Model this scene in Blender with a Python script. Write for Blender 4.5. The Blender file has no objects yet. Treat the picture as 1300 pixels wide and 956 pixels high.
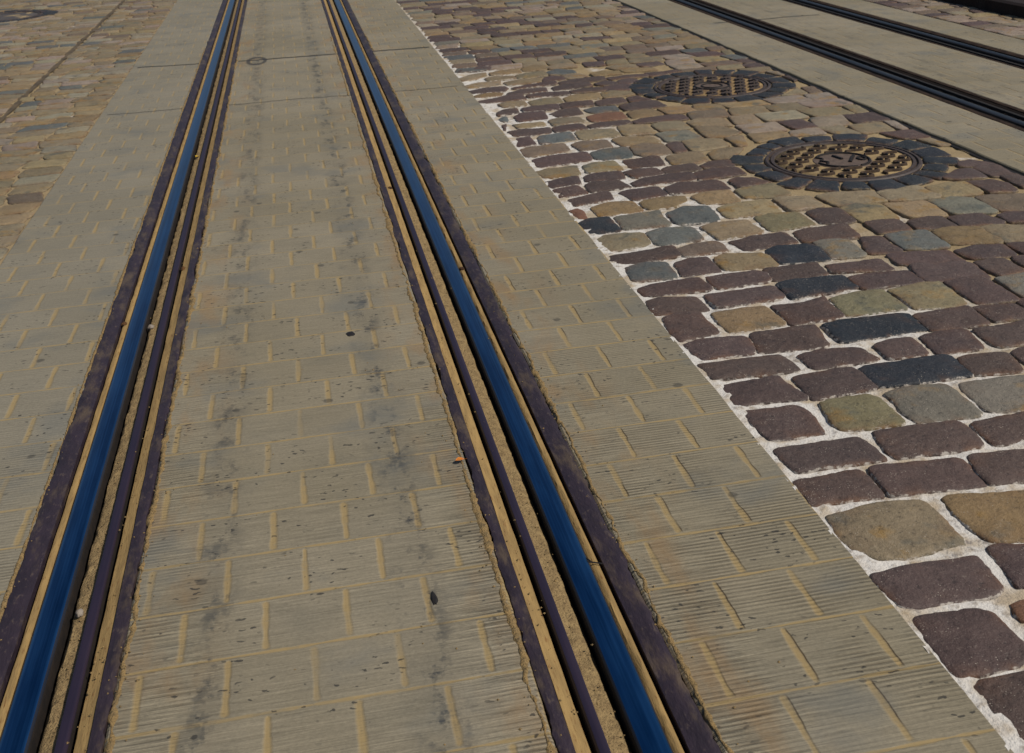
import bpy, bmesh, math, random, mathutils
# sett outlines in metres on the ground: (row, colour code, plan polygon)
STONES=(
(-2,'P',(0.999,1.505,1.000,1.468,0.994,1.437,1.000,1.405,1.046,1.402,1.131,1.410,1.159,1.438,1.153,1.548,1.129,1.568,1.004,1.570)),
(-2,'R',(1.195,1.508,1.320,1.524,1.311,1.582,1.203,1.567)),
(-1,'P',(1.000,1.654,1.008,1.601,1.191,1.598,1.219,1.617,1.225,1.691,1.227,1.722,1.077,1.728,0.995,1.714)),
(-1,'P',(1.248,1.614,1.263,1.610,1.382,1.611,1.389,1.721,1.301,1.745,1.265,1.738)),
(0,'T',(0.998,1.874,1.000,1.818,1.035,1.768,1.096,1.755,1.177,1.770,1.229,1.770,1.234,1.913,1.224,1.941,1.129,1.958,1.057,1.943,1.008,1.930)),
(0,'O',(1.274,1.849,1.282,1.786,1.292,1.763,1.354,1.749,1.397,1.751,1.496,1.796,1.502,1.893,1.461,1.912,1.303,1.942,1.279,1.931)),
(1,'P',(0.995,2.027,0.994,1.976,1.043,1.985,1.153,1.977,1.162,1.994,1.165,2.081,1.153,2.100,0.996,2.091)),
(1,'P',(1.181,2.002,1.182,1.975,1.394,1.962,1.404,1.972,1.409,2.072,1.399,2.087,1.215,2.102,1.188,2.095)),
(1,'P',(1.417,2.023,1.408,1.961,1.489,1.955,1.583,1.963,1.602,2.075,1.572,2.080,1.434,2.094)),
(2,'P',(1.014,2.161,1.022,2.121,1.076,2.128,1.194,2.125,1.241,2.123,1.239,2.215,1.230,2.246,1.174,2.250,1.010,2.240)),
(2,'P',(1.276,2.226,1.268,2.159,1.273,2.125,1.417,2.117,1.493,2.125,1.504,2.223,1.499,2.249,1.475,2.256,1.285,2.259)),
(2,'P',(1.522,2.162,1.522,2.119,1.597,2.118,1.710,2.123,1.736,2.244,1.681,2.245,1.528,2.236)),
(3,'P',(1.011,2.383,1.015,2.325,1.021,2.284,1.152,2.281,1.164,2.298,1.173,2.404,1.157,2.441,1.080,2.444,1.017,2.449)),
(3,'V',(1.204,2.318,1.214,2.285,1.271,2.277,1.365,2.275,1.375,2.294,1.377,2.417,1.359,2.446,1.267,2.449,1.221,2.428)),
(3,'G',(1.405,2.378,1.401,2.319,1.407,2.272,1.429,2.274,1.561,2.264,1.581,2.283,1.582,2.397,1.573,2.438,1.470,2.453,1.406,2.436)),
(3,'G',(1.609,2.398,1.602,2.346,1.605,2.276,1.688,2.256,1.812,2.275,1.838,2.394,1.798,2.423,1.770,2.435,1.625,2.439)),
(4,'P',(1.008,2.524,1.013,2.475,1.085,2.484,1.191,2.465,1.203,2.484,1.184,2.581,1.183,2.619,1.014,2.604)),
(4,'P',(1.215,2.484,1.215,2.460,1.277,2.466,1.386,2.472,1.400,2.483,1.399,2.575,1.391,2.606,1.265,2.610,1.218,2.598)),
(4,'K',(1.418,2.473,1.659,2.475,1.677,2.479,1.686,2.594,1.677,2.609,1.420,2.606)),
(4,'P',(1.681,2.476,1.807,2.453,1.820,2.464,1.847,2.572,1.748,2.593,1.698,2.580)),
(4,'P',(1.850,2.483,1.965,2.478,1.986,2.573,1.913,2.598,1.894,2.596,1.851,2.568)),
(5,'P',(1.008,2.702,1.012,2.644,1.240,2.631,1.251,2.647,1.244,2.720,1.238,2.748,1.003,2.748)),
(5,'P',(1.291,2.683,1.296,2.632,1.356,2.630,1.474,2.632,1.492,2.643,1.476,2.715,1.453,2.731,1.362,2.745,1.287,2.722)),
(5,'P',(1.519,2.625,1.630,2.626,1.644,2.643,1.654,2.750,1.592,2.755,1.520,2.729)),
(5,'P',(1.664,2.647,1.666,2.620,1.790,2.618,1.808,2.639,1.824,2.749,1.735,2.754,1.672,2.741)),
(5,'P',(1.844,2.654,1.849,2.618,1.923,2.613,2.050,2.638,2.067,2.746,2.015,2.753,1.901,2.752,1.848,2.746)),
(6,'P',(1.012,2.823,1.022,2.776,1.162,2.776,1.185,2.790,1.202,2.877,1.190,2.904,1.057,2.912,1.006,2.889)),
(6,'P',(1.205,2.816,1.201,2.775,1.376,2.758,1.398,2.767,1.420,2.882,1.419,2.911,1.226,2.915)),
(6,'K',(1.450,2.836,1.450,2.770,1.674,2.787,1.711,2.787,1.724,2.921,1.517,2.918,1.449,2.899)),
(6,'P',(1.734,2.769,1.902,2.769,1.919,2.781,1.922,2.863,1.924,2.906,1.743,2.903)),
(6,'P',(1.939,2.775,2.033,2.780,2.073,2.791,2.072,2.839,2.072,2.892,1.937,2.896)),
(7,'P',(0.994,2.982,1.004,2.917,1.060,2.933,1.126,2.941,1.138,2.960,1.132,3.057,1.132,3.106,1.064,3.122,1.008,3.096)),
(7,'O',(1.166,2.974,1.171,2.938,1.336,2.944,1.351,2.963,1.343,3.050,1.338,3.096,1.274,3.104,1.165,3.089)),
(7,'P',(1.367,3.015,1.366,2.937,1.523,2.940,1.537,2.954,1.541,3.059,1.548,3.115,1.461,3.085,1.370,3.101)),
(7,'V',(1.555,3.016,1.552,2.949,1.733,2.946,1.745,2.961,1.746,3.110,1.667,3.122,1.564,3.096)),
(7,'V',(1.772,3.029,1.768,2.940,1.858,2.926,1.935,2.933,1.942,2.973,1.953,3.120,1.907,3.129,1.763,3.097)),
(7,'P',(1.965,2.998,1.966,2.917,2.089,2.909,2.104,2.920,2.109,3.108,2.020,3.132,1.970,3.120)),
(7,'G',(2.130,2.927,2.283,2.937,2.309,3.100,2.246,3.104,2.190,3.099,2.137,3.093)),
(8,'P',(0.993,3.173,0.996,3.122,1.164,3.124,1.169,3.193,1.162,3.241,1.051,3.264,1.002,3.247)),
(8,'P',(1.200,3.170,1.204,3.130,1.409,3.141,1.439,3.170,1.440,3.238,1.426,3.264,1.199,3.242)),
(8,'K',(1.453,3.179,1.455,3.128,1.677,3.153,1.689,3.162,1.693,3.238,1.686,3.276,1.502,3.281,1.460,3.266)),
(8,'P',(1.699,3.136,1.889,3.131,1.907,3.145,1.914,3.251,1.761,3.259,1.698,3.243)),
(8,'P',(1.921,3.177,1.924,3.129,2.110,3.102,2.126,3.114,2.141,3.231,2.124,3.262,1.945,3.285)),
(8,'P',(2.150,3.166,2.165,3.107,2.255,3.118,2.268,3.138,2.272,3.211,2.266,3.251,2.218,3.261,2.154,3.245)),
(9,'P',(1.011,3.295,1.219,3.277,1.239,3.298,1.235,3.362,1.228,3.401,1.073,3.395,1.011,3.366)),
(9,'P',(1.255,3.320,1.262,3.283,1.432,3.290,1.449,3.313,1.459,3.367,1.433,3.406,1.318,3.407,1.263,3.404)),
(9,'P',(1.462,3.290,1.622,3.283,1.649,3.296,1.654,3.353,1.659,3.409,1.473,3.415)),
(9,'P',(1.673,3.303,1.857,3.263,1.876,3.278,1.883,3.383,1.683,3.374)),
(9,'P',(1.914,3.308,1.945,3.285,2.118,3.266,2.133,3.278,2.132,3.383,2.004,3.407,1.921,3.402)),
(9,'P',(2.170,3.278,2.309,3.262,2.327,3.269,2.340,3.374,2.239,3.393,2.155,3.368)),
(9,'P',(2.285,3.163,2.361,3.144,2.376,3.233,2.336,3.240,2.288,3.237)),
(10,'B',(1.012,3.430,1.154,3.426,1.168,3.436,1.178,3.585,1.089,3.599,1.024,3.567)),
(10,'P',(1.187,3.429,1.296,3.430,1.324,3.435,1.328,3.518,1.325,3.582,1.262,3.588,1.202,3.561)),
(10,'Y',(1.345,3.436,1.514,3.424,1.532,3.441,1.535,3.526,1.519,3.564,1.398,3.589,1.348,3.558)),
(10,'K',(1.545,3.439,1.702,3.421,1.718,3.431,1.734,3.547,1.726,3.591,1.609,3.615,1.552,3.585)),
(10,'G',(1.741,3.521,1.727,3.433,1.834,3.422,1.861,3.440,1.865,3.597,1.788,3.631,1.741,3.605)),
(10,'P',(1.867,3.439,1.966,3.413,1.993,3.430,1.992,3.589,1.919,3.601)),
(10,'B',(2.009,3.438,2.145,3.413,2.170,3.430,2.176,3.600,2.099,3.604,2.016,3.600)),
(10,'O',(2.182,3.447,2.335,3.394,2.362,3.409,2.371,3.575,2.252,3.611,2.199,3.590)),
(10,'T',(2.366,3.395,2.428,3.380,2.555,3.379,2.592,3.510,2.532,3.538,2.421,3.571,2.375,3.560)),
(10,'P',(2.357,3.272,2.445,3.268,2.490,3.388,2.432,3.387,2.353,3.374)),
(11,'P',(0.998,3.662,1.001,3.606,1.238,3.620,1.245,3.683,1.245,3.730,1.008,3.707)),
(11,'M',(1.255,3.614,1.418,3.615,1.427,3.695,1.416,3.742,1.333,3.745,1.260,3.703)),
(11,'P',(1.485,3.607,1.674,3.618,1.688,3.634,1.683,3.745,1.569,3.748,1.466,3.719)),
(11,'P',(1.713,3.622,1.883,3.612,1.927,3.626,1.938,3.765,1.804,3.759,1.723,3.735)),
(11,'P',(2.004,3.623,2.138,3.628,2.144,3.756,2.013,3.757)),
(11,'P',(2.156,3.618,2.289,3.598,2.309,3.611,2.312,3.736,2.246,3.738,2.164,3.711)),
(11,'P',(2.321,3.593,2.467,3.575,2.489,3.594,2.466,3.716,2.331,3.715)),
(11,'P',(2.503,3.582,2.550,3.566,2.658,3.554,2.699,3.667,2.629,3.686,2.562,3.695,2.509,3.672)),
(12,'T',(1.006,3.759,1.158,3.776,1.187,3.809,1.190,3.912,1.121,3.937,1.048,3.932,1.004,3.888)),
(12,'B',(1.202,3.787,1.226,3.760,1.368,3.766,1.385,3.789,1.389,3.895,1.381,3.921,1.287,3.947,1.211,3.919)),
(12,'T',(1.438,3.750,1.594,3.762,1.620,3.790,1.615,3.935,1.480,3.941,1.421,3.907)),
(12,'V',(1.649,3.780,1.798,3.788,1.835,3.805,1.836,3.950,1.733,3.979,1.658,3.949)),
(12,'P',(1.862,3.800,1.964,3.778,1.995,3.791,2.003,3.951,1.926,3.971,1.866,3.943)),
(12,'Y',(2.009,3.770,2.135,3.764,2.158,3.772,2.176,3.947,2.090,3.971,2.010,3.949)),
(12,'Y',(2.195,3.761,2.323,3.732,2.341,3.740,2.373,3.931,2.189,3.945)),
(12,'G',(2.367,3.738,2.514,3.706,2.540,3.725,2.557,3.902,2.465,3.944,2.373,3.931)),
(12,'M',(2.548,3.723,2.633,3.691,2.767,3.686,2.816,3.861,2.754,3.876,2.616,3.912,2.561,3.900)),
(13,'K',(0.988,4.046,0.996,3.966,1.114,3.962,1.124,3.982,1.121,4.143,1.038,4.148,0.989,4.109)),
(13,'G',(1.144,3.982,1.307,3.963,1.330,3.987,1.323,4.070,1.336,4.158,1.148,4.142)),
(13,'B',(1.354,3.970,1.501,3.957,1.517,3.967,1.535,4.076,1.536,4.150,1.441,4.171,1.355,4.117)),
(13,'Y',(1.562,3.975,1.755,3.971,1.775,3.989,1.791,4.156,1.627,4.146,1.564,4.108)),
(13,'T',(1.817,3.986,1.949,3.997,1.964,4.008,1.972,4.138,1.873,4.175,1.818,4.150)),
(13,'T',(2.013,3.982,2.193,3.972,2.216,3.976,2.234,4.131,2.066,4.157,1.997,4.129)),
(13,'T',(2.232,3.972,2.422,3.947,2.447,3.973,2.425,4.118,2.304,4.133,2.240,4.091)),
(13,'Y',(2.449,3.950,2.593,3.937,2.629,3.964,2.632,4.097,2.564,4.114,2.452,4.089)),
(13,'P',(2.650,4.013,2.643,3.934,2.737,3.923,2.765,3.937,2.786,4.029,2.754,4.102,2.636,4.104)),
(14,'R',(1.003,4.145,1.040,4.156,1.050,4.253,1.030,4.295,0.990,4.275)),
(14,'O',(1.093,4.170,1.261,4.177,1.277,4.196,1.271,4.313,1.175,4.340,1.090,4.291)),
(14,'O',(1.293,4.234,1.309,4.185,1.412,4.190,1.480,4.253,1.493,4.322,1.370,4.331,1.299,4.294)),
(14,'O',(1.528,4.182,1.662,4.168,1.681,4.179,1.697,4.329,1.582,4.335,1.520,4.293)),
(14,'T',(1.717,4.205,1.879,4.177,1.911,4.202,1.920,4.360,1.814,4.352,1.721,4.320)),
(14,'P',(1.947,4.175,2.042,4.175,2.067,4.194,2.078,4.334,2.067,4.419,2.017,4.418,1.936,4.359)),
(14,'P',(2.633,4.148,2.727,4.139,2.760,4.144,2.775,4.275,2.692,4.298,2.579,4.178)),
(14,'P',(2.776,4.137,2.856,4.107,2.881,4.115,2.899,4.301,2.775,4.275)),
(15,'P',(1.036,4.337,1.205,4.374,1.215,4.464,1.207,4.495,1.011,4.428)),
(15,'P',(1.285,4.326,1.418,4.350,1.438,4.361,1.431,4.488,1.302,4.488,1.251,4.450)),
(15,'P',(1.452,4.356,1.683,4.348,1.707,4.354,1.711,4.450,1.699,4.491,1.540,4.506,1.461,4.457)),
(15,'P',(1.751,4.357,1.900,4.378,1.926,4.387,1.916,4.482,1.795,4.498,1.749,4.465)),
(15,'P',(2.735,4.319,2.818,4.286,2.904,4.309,2.838,4.404,2.730,4.398)),
(16,'P',(1.000,4.469,1.111,4.493,1.130,4.505,1.113,4.628,0.997,4.594)),
(16,'P',(1.142,4.510,1.309,4.514,1.326,4.518,1.302,4.641,1.197,4.657,1.150,4.624)),
(16,'P',(1.356,4.518,1.500,4.528,1.623,4.533,1.630,4.645,1.523,4.652,1.421,4.637,1.346,4.580)),
(16,'P',(1.634,4.524,1.710,4.521,1.896,4.542,1.866,4.650,1.739,4.678,1.646,4.629)),
(17,'P',(0.993,4.624,1.133,4.641,1.151,4.768,1.050,4.754,0.991,4.725)),
(17,'P',(1.169,4.678,1.336,4.655,1.353,4.779,1.224,4.782,1.176,4.748)),
(17,'P',(1.381,4.648,1.521,4.667,1.518,4.780,1.411,4.785,1.354,4.753)),
(17,'P',(1.529,4.674,1.677,4.663,1.698,4.672,1.698,4.771,1.599,4.783,1.538,4.746)),
(17,'P',(1.716,4.693,1.873,4.669,1.870,4.781,1.782,4.794,1.714,4.742)),
(18,'T',(1.001,4.784,1.156,4.777,1.170,4.803,1.186,4.944,1.049,4.948,0.991,4.905)),
(18,'T',(1.208,4.805,1.358,4.799,1.373,4.810,1.376,4.962,1.278,4.964,1.216,4.927)),
(18,'P',(1.410,4.815,1.569,4.803,1.588,4.950,1.553,4.974,1.511,4.959,1.415,4.956)),
(18,'T',(1.607,4.802,1.728,4.790,1.784,4.829,1.794,4.974,1.716,4.984,1.621,4.947)),
(18,'T',(1.811,4.829,1.896,4.805,1.929,4.834,2.011,4.962,1.883,4.981,1.818,4.921)),
(19,'P',(1.020,4.980,1.268,5.010,1.283,5.032,1.289,5.164,1.115,5.156,1.024,5.116)),
(19,'B',(1.306,5.026,1.347,4.994,1.474,4.997,1.497,5.153,1.474,5.171,1.370,5.180,1.304,5.135)),
(19,'M',(1.501,5.049,1.526,4.991,1.669,5.003,1.680,5.188,1.586,5.204,1.514,5.176)),
(19,'P',(1.678,4.999,1.745,5.005,1.773,5.150,1.754,5.193,1.694,5.171)),
(19,'T',(1.767,4.989,1.885,5.003,1.964,5.037,1.971,5.173,1.850,5.211,1.778,5.182)),
(19,'T',(1.994,5.002,2.045,5.004,2.097,5.192,1.998,5.185)),
(20,'M',(1.004,5.166,1.221,5.221,1.229,5.374,1.049,5.361,0.999,5.320)),
(20,'M',(1.277,5.192,1.437,5.213,1.445,5.365,1.314,5.377,1.261,5.336)),
(20,'Y',(1.485,5.199,1.651,5.200,1.684,5.233,1.669,5.347,1.532,5.380,1.474,5.344)),
(20,'G',(1.715,5.209,1.794,5.211,1.895,5.228,1.879,5.394,1.781,5.411,1.714,5.389)),
(20,'T',(1.920,5.218,2.016,5.202,2.116,5.257,2.068,5.403,1.934,5.434)),
(21,'P',(0.997,5.382,1.101,5.401,1.099,5.578,1.027,5.560)),
(21,'B',(1.123,5.409,1.305,5.423,1.316,5.590,1.230,5.574,1.140,5.557)),
(21,'T',(1.331,5.408,1.525,5.418,1.538,5.445,1.536,5.565,1.401,5.603,1.342,5.572)),
(21,'T',(1.554,5.419,1.715,5.401,1.721,5.590,1.627,5.630,1.575,5.613)),
(21,'T',(1.754,5.435,1.838,5.424,1.910,5.432,1.915,5.600,1.823,5.613,1.750,5.578)),
(21,'T',(1.935,5.454,2.036,5.411,2.122,5.406,2.137,5.585,2.009,5.613,1.938,5.563)),
(22,'P',(0.995,5.752,1.005,5.725,1.043,5.897,1.005,5.877)),
(22,'P',(1.032,5.597,1.221,5.612,1.235,5.732,1.111,5.738,1.013,5.710)),
(22,'P',(1.244,5.613,1.416,5.620,1.416,5.742,1.324,5.753,1.249,5.714)),
(22,'P',(1.445,5.628,1.608,5.634,1.666,5.657,1.664,5.726,1.637,5.738,1.507,5.735,1.441,5.696)),
(22,'P',(1.687,5.631,1.958,5.622,1.970,5.727,1.895,5.760,1.750,5.740,1.686,5.699)),
(22,'P',(2.167,5.399,2.295,5.410,2.310,5.564,2.218,5.577,2.169,5.544)),
(23,'Y',(1.081,5.767,1.230,5.781,1.234,5.868,1.140,5.879,1.068,5.862)),
(23,'T',(1.268,5.765,1.447,5.784,1.443,5.916,1.334,5.931,1.269,5.885)),
(23,'R',(1.481,5.766,1.671,5.763,1.681,5.922,1.560,5.934,1.481,5.892)),
(23,'O',(1.701,5.761,1.878,5.782,1.866,5.917,1.770,5.930,1.711,5.898)),
(23,'P',(1.996,5.646,2.145,5.623,2.128,5.757,2.051,5.785,1.983,5.749)),
(23,'P',(2.163,5.623,2.360,5.598,2.378,5.733,2.252,5.775,2.179,5.763)),
(24,'B',(1.030,5.939,1.066,5.960,1.078,6.081,1.050,6.080,1.011,6.009)),
(24,'P',(1.114,5.935,1.277,5.943,1.293,6.116,1.167,6.119,1.113,6.053)),
(24,'P',(1.339,5.954,1.478,5.957,1.483,6.117,1.387,6.114,1.310,6.043)),
(24,'B',(1.536,5.957,1.684,5.957,1.696,6.097,1.584,6.120,1.510,6.060)),
(24,'P',(1.721,5.952,1.957,5.966,1.943,6.141,1.819,6.135,1.722,6.086)),
(24,'T',(1.896,5.817,1.961,5.773,2.109,5.809,2.109,5.897,1.984,5.953,1.898,5.902)),
(24,'T',(2.152,5.790,2.352,5.759,2.441,5.824,2.402,5.887,2.192,5.951,2.115,5.895)),
(25,'P',(1.027,6.103,1.157,6.137,1.169,6.265,1.082,6.249,1.040,6.201)),
(25,'P',(1.190,6.148,1.388,6.140,1.408,6.276,1.274,6.286,1.194,6.240)),
(25,'P',(1.412,6.148,1.594,6.157,1.607,6.282,1.485,6.289,1.417,6.264)),
(25,'P',(1.617,6.145,1.704,6.128,1.784,6.159,1.794,6.281,1.693,6.292,1.622,6.242)),
(25,'P',(1.806,6.156,1.957,6.166,1.963,6.245,1.887,6.296,1.819,6.278)),
(26,'T',(1.099,6.310,1.243,6.314,1.243,6.435,1.156,6.466,1.086,6.412)),
(26,'T',(1.269,6.288,1.446,6.292,1.452,6.439,1.344,6.453,1.265,6.403)),
(26,'Y',(1.478,6.306,1.680,6.329,1.696,6.454,1.554,6.475,1.479,6.420)),
(26,'T',(1.697,6.310,1.904,6.347,1.909,6.429,1.789,6.501,1.712,6.452)),
(27,'P',(0.990,6.463,1.262,6.468,1.266,6.616,1.196,6.632,0.993,6.542)),
(27,'P',(1.290,6.505,1.531,6.494,1.545,6.608,1.395,6.625,1.293,6.587)),
(27,'P',(1.563,6.519,1.771,6.522,1.759,6.641,1.639,6.633,1.554,6.585)),
(27,'P',(1.761,6.497,1.922,6.474,1.958,6.616,1.879,6.653,1.777,6.630)),
(28,'O',(0.996,6.622,1.153,6.651,1.174,6.727,1.085,6.752,0.994,6.690)),
(28,'P',(1.196,6.632,1.426,6.645,1.445,6.760,1.304,6.772,1.196,6.683)),
(28,'P',(1.482,6.654,1.720,6.684,1.721,6.793,1.556,6.798,1.482,6.743)),
(28,'P',(1.756,6.676,1.873,6.656,1.890,6.739,1.849,6.815,1.748,6.752)),
(28,'P',(1.884,6.669,1.973,6.645,2.031,6.746,1.992,6.803,1.899,6.772)),
(29,'P',(0.998,6.757,1.186,6.757,1.223,6.828,1.220,6.902,1.085,6.911,0.986,6.849)),
(29,'P',(1.267,6.790,1.529,6.829,1.539,6.936,1.356,6.892,1.252,6.833)),
(29,'P',(1.566,6.797,1.840,6.828,1.853,6.932,1.678,6.947,1.556,6.882)),
(29,'P',(1.878,6.820,2.117,6.819,2.126,6.893,2.008,6.930,1.872,6.899)),
(30,'T',(0.999,6.933,1.195,6.950,1.220,7.088,1.088,7.094,0.978,7.016)),
(30,'T',(1.246,6.926,1.440,6.927,1.489,7.056,1.336,7.071,1.236,7.024)),
(30,'P',(1.479,6.946,1.621,6.954,1.620,7.071,1.562,7.099,1.485,7.038)),
(30,'O',(1.812,6.967,2.005,6.991,2.006,7.071,1.904,7.121,1.809,7.067)),
(30,'O',(2.016,7.006,2.231,7.000,2.229,7.084,2.096,7.129,2.011,7.089)),
(30,'P',(2.136,6.790,2.322,6.836,2.327,6.893,2.234,6.919,2.127,6.853)),
(31,'T',(0.999,7.156,1.167,7.270,1.186,7.424,1.086,7.390,0.989,7.277)),
(31,'T',(1.152,7.102,1.334,7.130,1.339,7.227,1.230,7.260,1.148,7.200)),
(31,'T',(1.347,7.124,1.541,7.129,1.553,7.284,1.436,7.280,1.352,7.221)),
(31,'B',(1.558,7.141,1.734,7.155,1.737,7.256,1.632,7.308,1.554,7.223)),
(31,'T',(1.631,6.968,1.784,7.011,1.740,7.092,1.618,7.091)),
(31,'T',(1.989,7.141,2.151,7.143,2.160,7.245,2.037,7.285,1.953,7.221)),
(31,'P',(2.171,7.134,2.340,7.176,2.325,7.270,2.229,7.275,2.157,7.225)),
(32,'P',(1.001,7.452,1.067,7.503,1.052,7.595,1.009,7.510)),
(32,'P',(1.092,7.478,1.243,7.500,1.254,7.602,1.178,7.640,1.076,7.561)),
(32,'O',(1.207,7.291,1.407,7.315,1.410,7.439,1.308,7.447,1.206,7.372)),
(32,'O',(1.428,7.346,1.590,7.350,1.602,7.472,1.532,7.529,1.434,7.448)),
(32,'T',(1.603,7.343,1.793,7.334,1.798,7.505,1.726,7.519,1.589,7.414)),
(32,'T',(1.865,7.307,1.961,7.280,2.015,7.449,1.977,7.651,1.871,7.478)),
(32,'T',(2.036,7.307,2.182,7.321,2.185,7.430,2.129,7.527,2.037,7.461)),
)
SUN_EL, SUN_AZ, SUN_E, SKY = 50, 118, 4.1, 0.065
S = 1.37593
rnd = random.Random(7)
scene = bpy.context.scene
COL = scene.collection
V3 = mathutils.Vector
nz = mathutils.noise.noise

def lin(r, g, b, k=1.0):
    f = lambda c: (c / 12.92 if c <= 0.04045 else ((c + 0.055) / 1.055) ** 2.4)
    return (f(r / 255) * k, f(g / 255) * k, f(b / 255) * k, 1.0)

# ------------------------------------------------------------------ scene helpers
def link(o, parent=None):
    COL.objects.link(o)
    if parent: o.parent = parent
    return o

def tag(o, label=None, cat=None, group=None, kind=None):
    if label: o['label'] = label
    if cat: o['category'] = cat
    if group: o['group'] = group
    if kind: o['kind'] = kind
    return o

def empty(name, loc=(0, 0, 0), rz=0.0):
    o = bpy.data.objects.new(name, None); o.location = loc; o.rotation_euler = (0, 0, rz)
    o.empty_display_size = 0.05
    return link(o)

def mesh_obj(name, verts, faces, mats, parent=None, smooth=True, cols=None, fmat=None):
    me = bpy.data.meshes.new(name)
    me.from_pydata([tuple(v) for v in verts], [], faces)
    if not isinstance(mats, (list, tuple)): mats = [mats]
    for m in mats: me.materials.append(m)
    if smooth: me.polygons.foreach_set('use_smooth', [True] * len(faces))
    if fmat: me.polygons.foreach_set('material_index', fmat)
    if cols:
        a = me.color_attributes.new('col', 'FLOAT_COLOR', 'POINT')
        a.data.foreach_set('color', [c for q in cols for c in q])
    me.update()
    return link(bpy.data.objects.new(name, me), parent)

# ------------------------------------------------------------------ node helpers
class NT:
    def __init__(s, name):
        s.m = bpy.data.materials.new(name); s.m.use_nodes = True
        s.t = s.m.node_tree; s.t.nodes.clear()
        s.out = s.t.nodes.new('ShaderNodeOutputMaterial')
        s.b = s.t.nodes.new('ShaderNodeBsdfPrincipled')
        s.t.links.new(s.b.outputs[0], s.out.inputs[0])
    def n(s, typ, **kw):
        x = s.t.nodes.new(typ)
        for k, v in kw.items(): setattr(x, k, v)
        return x
    def put(s, sock, v):
        if isinstance(v, bpy.types.NodeSocket): s.t.links.new(v, sock)
        elif v is not None:
            if sock.type == 'RGBA' and isinstance(v, (int, float)): v = (v, v, v, 1)
            sock.default_value = v
    def math(s, op, a, b=None, c=None, clamp=False):
        x = s.n('ShaderNodeMath', operation=op, use_clamp=clamp)
        s.put(x.inputs[0], a)
        if b is not None: s.put(x.inputs[1], b)
        if c is not None: s.put(x.inputs[2], c)
        return x.outputs[0]
    def add(s, a, b): return s.math('ADD', a, b)
    def sub(s, a, b): return s.math('SUBTRACT', a, b)
    def mul(s, a, b): return s.math('MULTIPLY', a, b)
    def ramp(s, v, lo, hi, a=0.0, b=1.0):
        x = s.n('ShaderNodeMapRange', interpolation_type='SMOOTHSTEP')
        for k, q in zip((0, 1, 2, 3, 4), (v, lo, hi, a, b)): s.put(x.inputs[k], q)
        return x.outputs[0]
    def mix(s, f, a, b, blend='MIX'):
        x = s.n('ShaderNodeMix', data_type='RGBA', blend_type=blend)
        s.put(x.inputs[0], f); s.put(x.inputs[6], a); s.put(x.inputs[7], b)
        return x.outputs[2]
    def pos(s):
        if not hasattr(s, '_p'):
            s._p = s.n('ShaderNodeNewGeometry').outputs['Position']
            x = s.n('ShaderNodeSeparateXYZ'); s.put(x.inputs[0], s._p)
            s.x, s.y, s.z = x.outputs
        return s._p
    def vec(s, sc, off=(0, 0, 0)):
        x = s.n('ShaderNodeMapping'); s.put(x.inputs[0], s.pos())
        x.inputs['Scale'].default_value = sc; x.inputs['Location'].default_value = off
        return x.outputs[0]
    def noise(s, scale, detail=3, rough=0.55, vec=None, dist=0.0, col=False):
        x = s.n('ShaderNodeTexNoise')
        s.put(x.inputs['Vector'], vec if vec is not None else s.pos())
        x.inputs['Scale'].default_value = scale; x.inputs['Detail'].default_value = detail
        x.inputs['Roughness'].default_value = rough; x.inputs['Distortion'].default_value = dist
        return x.outputs[1 if col else 0]
    def voro(s, scale, vec=None, feature='F1', out=0):
        x = s.n('ShaderNodeTexVoronoi', feature=feature)
        s.put(x.inputs['Vector'], vec if vec is not None else s.pos()); x.inputs['Scale'].default_value = scale
        return x.outputs[out]
    def bump(s, h, strength=0.5, dist=0.01, normal=None):
        x = s.n('ShaderNodeBump'); x.inputs['Strength'].default_value = strength; x.inputs['Distance'].default_value = dist
        s.put(x.inputs['Height'], h)
        if normal is not None: s.put(x.inputs['Normal'], normal)
        return x.outputs[0]
    def done(s, col, rough=0.8, normal=None, metal=0.0, spec=0.3):
        s.put(s.b.inputs['Base Color'], col); s.put(s.b.inputs['Roughness'], rough)
        s.put(s.b.inputs['Metallic'], metal); s.put(s.b.inputs['Specular IOR Level'], spec)
        if normal is not None: s.put(s.b.inputs['Normal'], normal)
        return s.m

def white_mask(t):
    """lime mortar near the first concrete edge, plain sand further out"""
    t.pos()
    far = t.mul(t.math('MAXIMUM', t.sub(t.y, 2.4), 0.0), 0.115)
    w = t.add(t.add(t.x, far), t.mul(t.sub(t.noise(2.2, 3), 0.5), 0.75))
    a = t.ramp(w, 1.62, 2.25, 1.0, 0.0)
    return t.mul(a, t.ramp(t.x, 0.9, 0.96))

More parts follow.
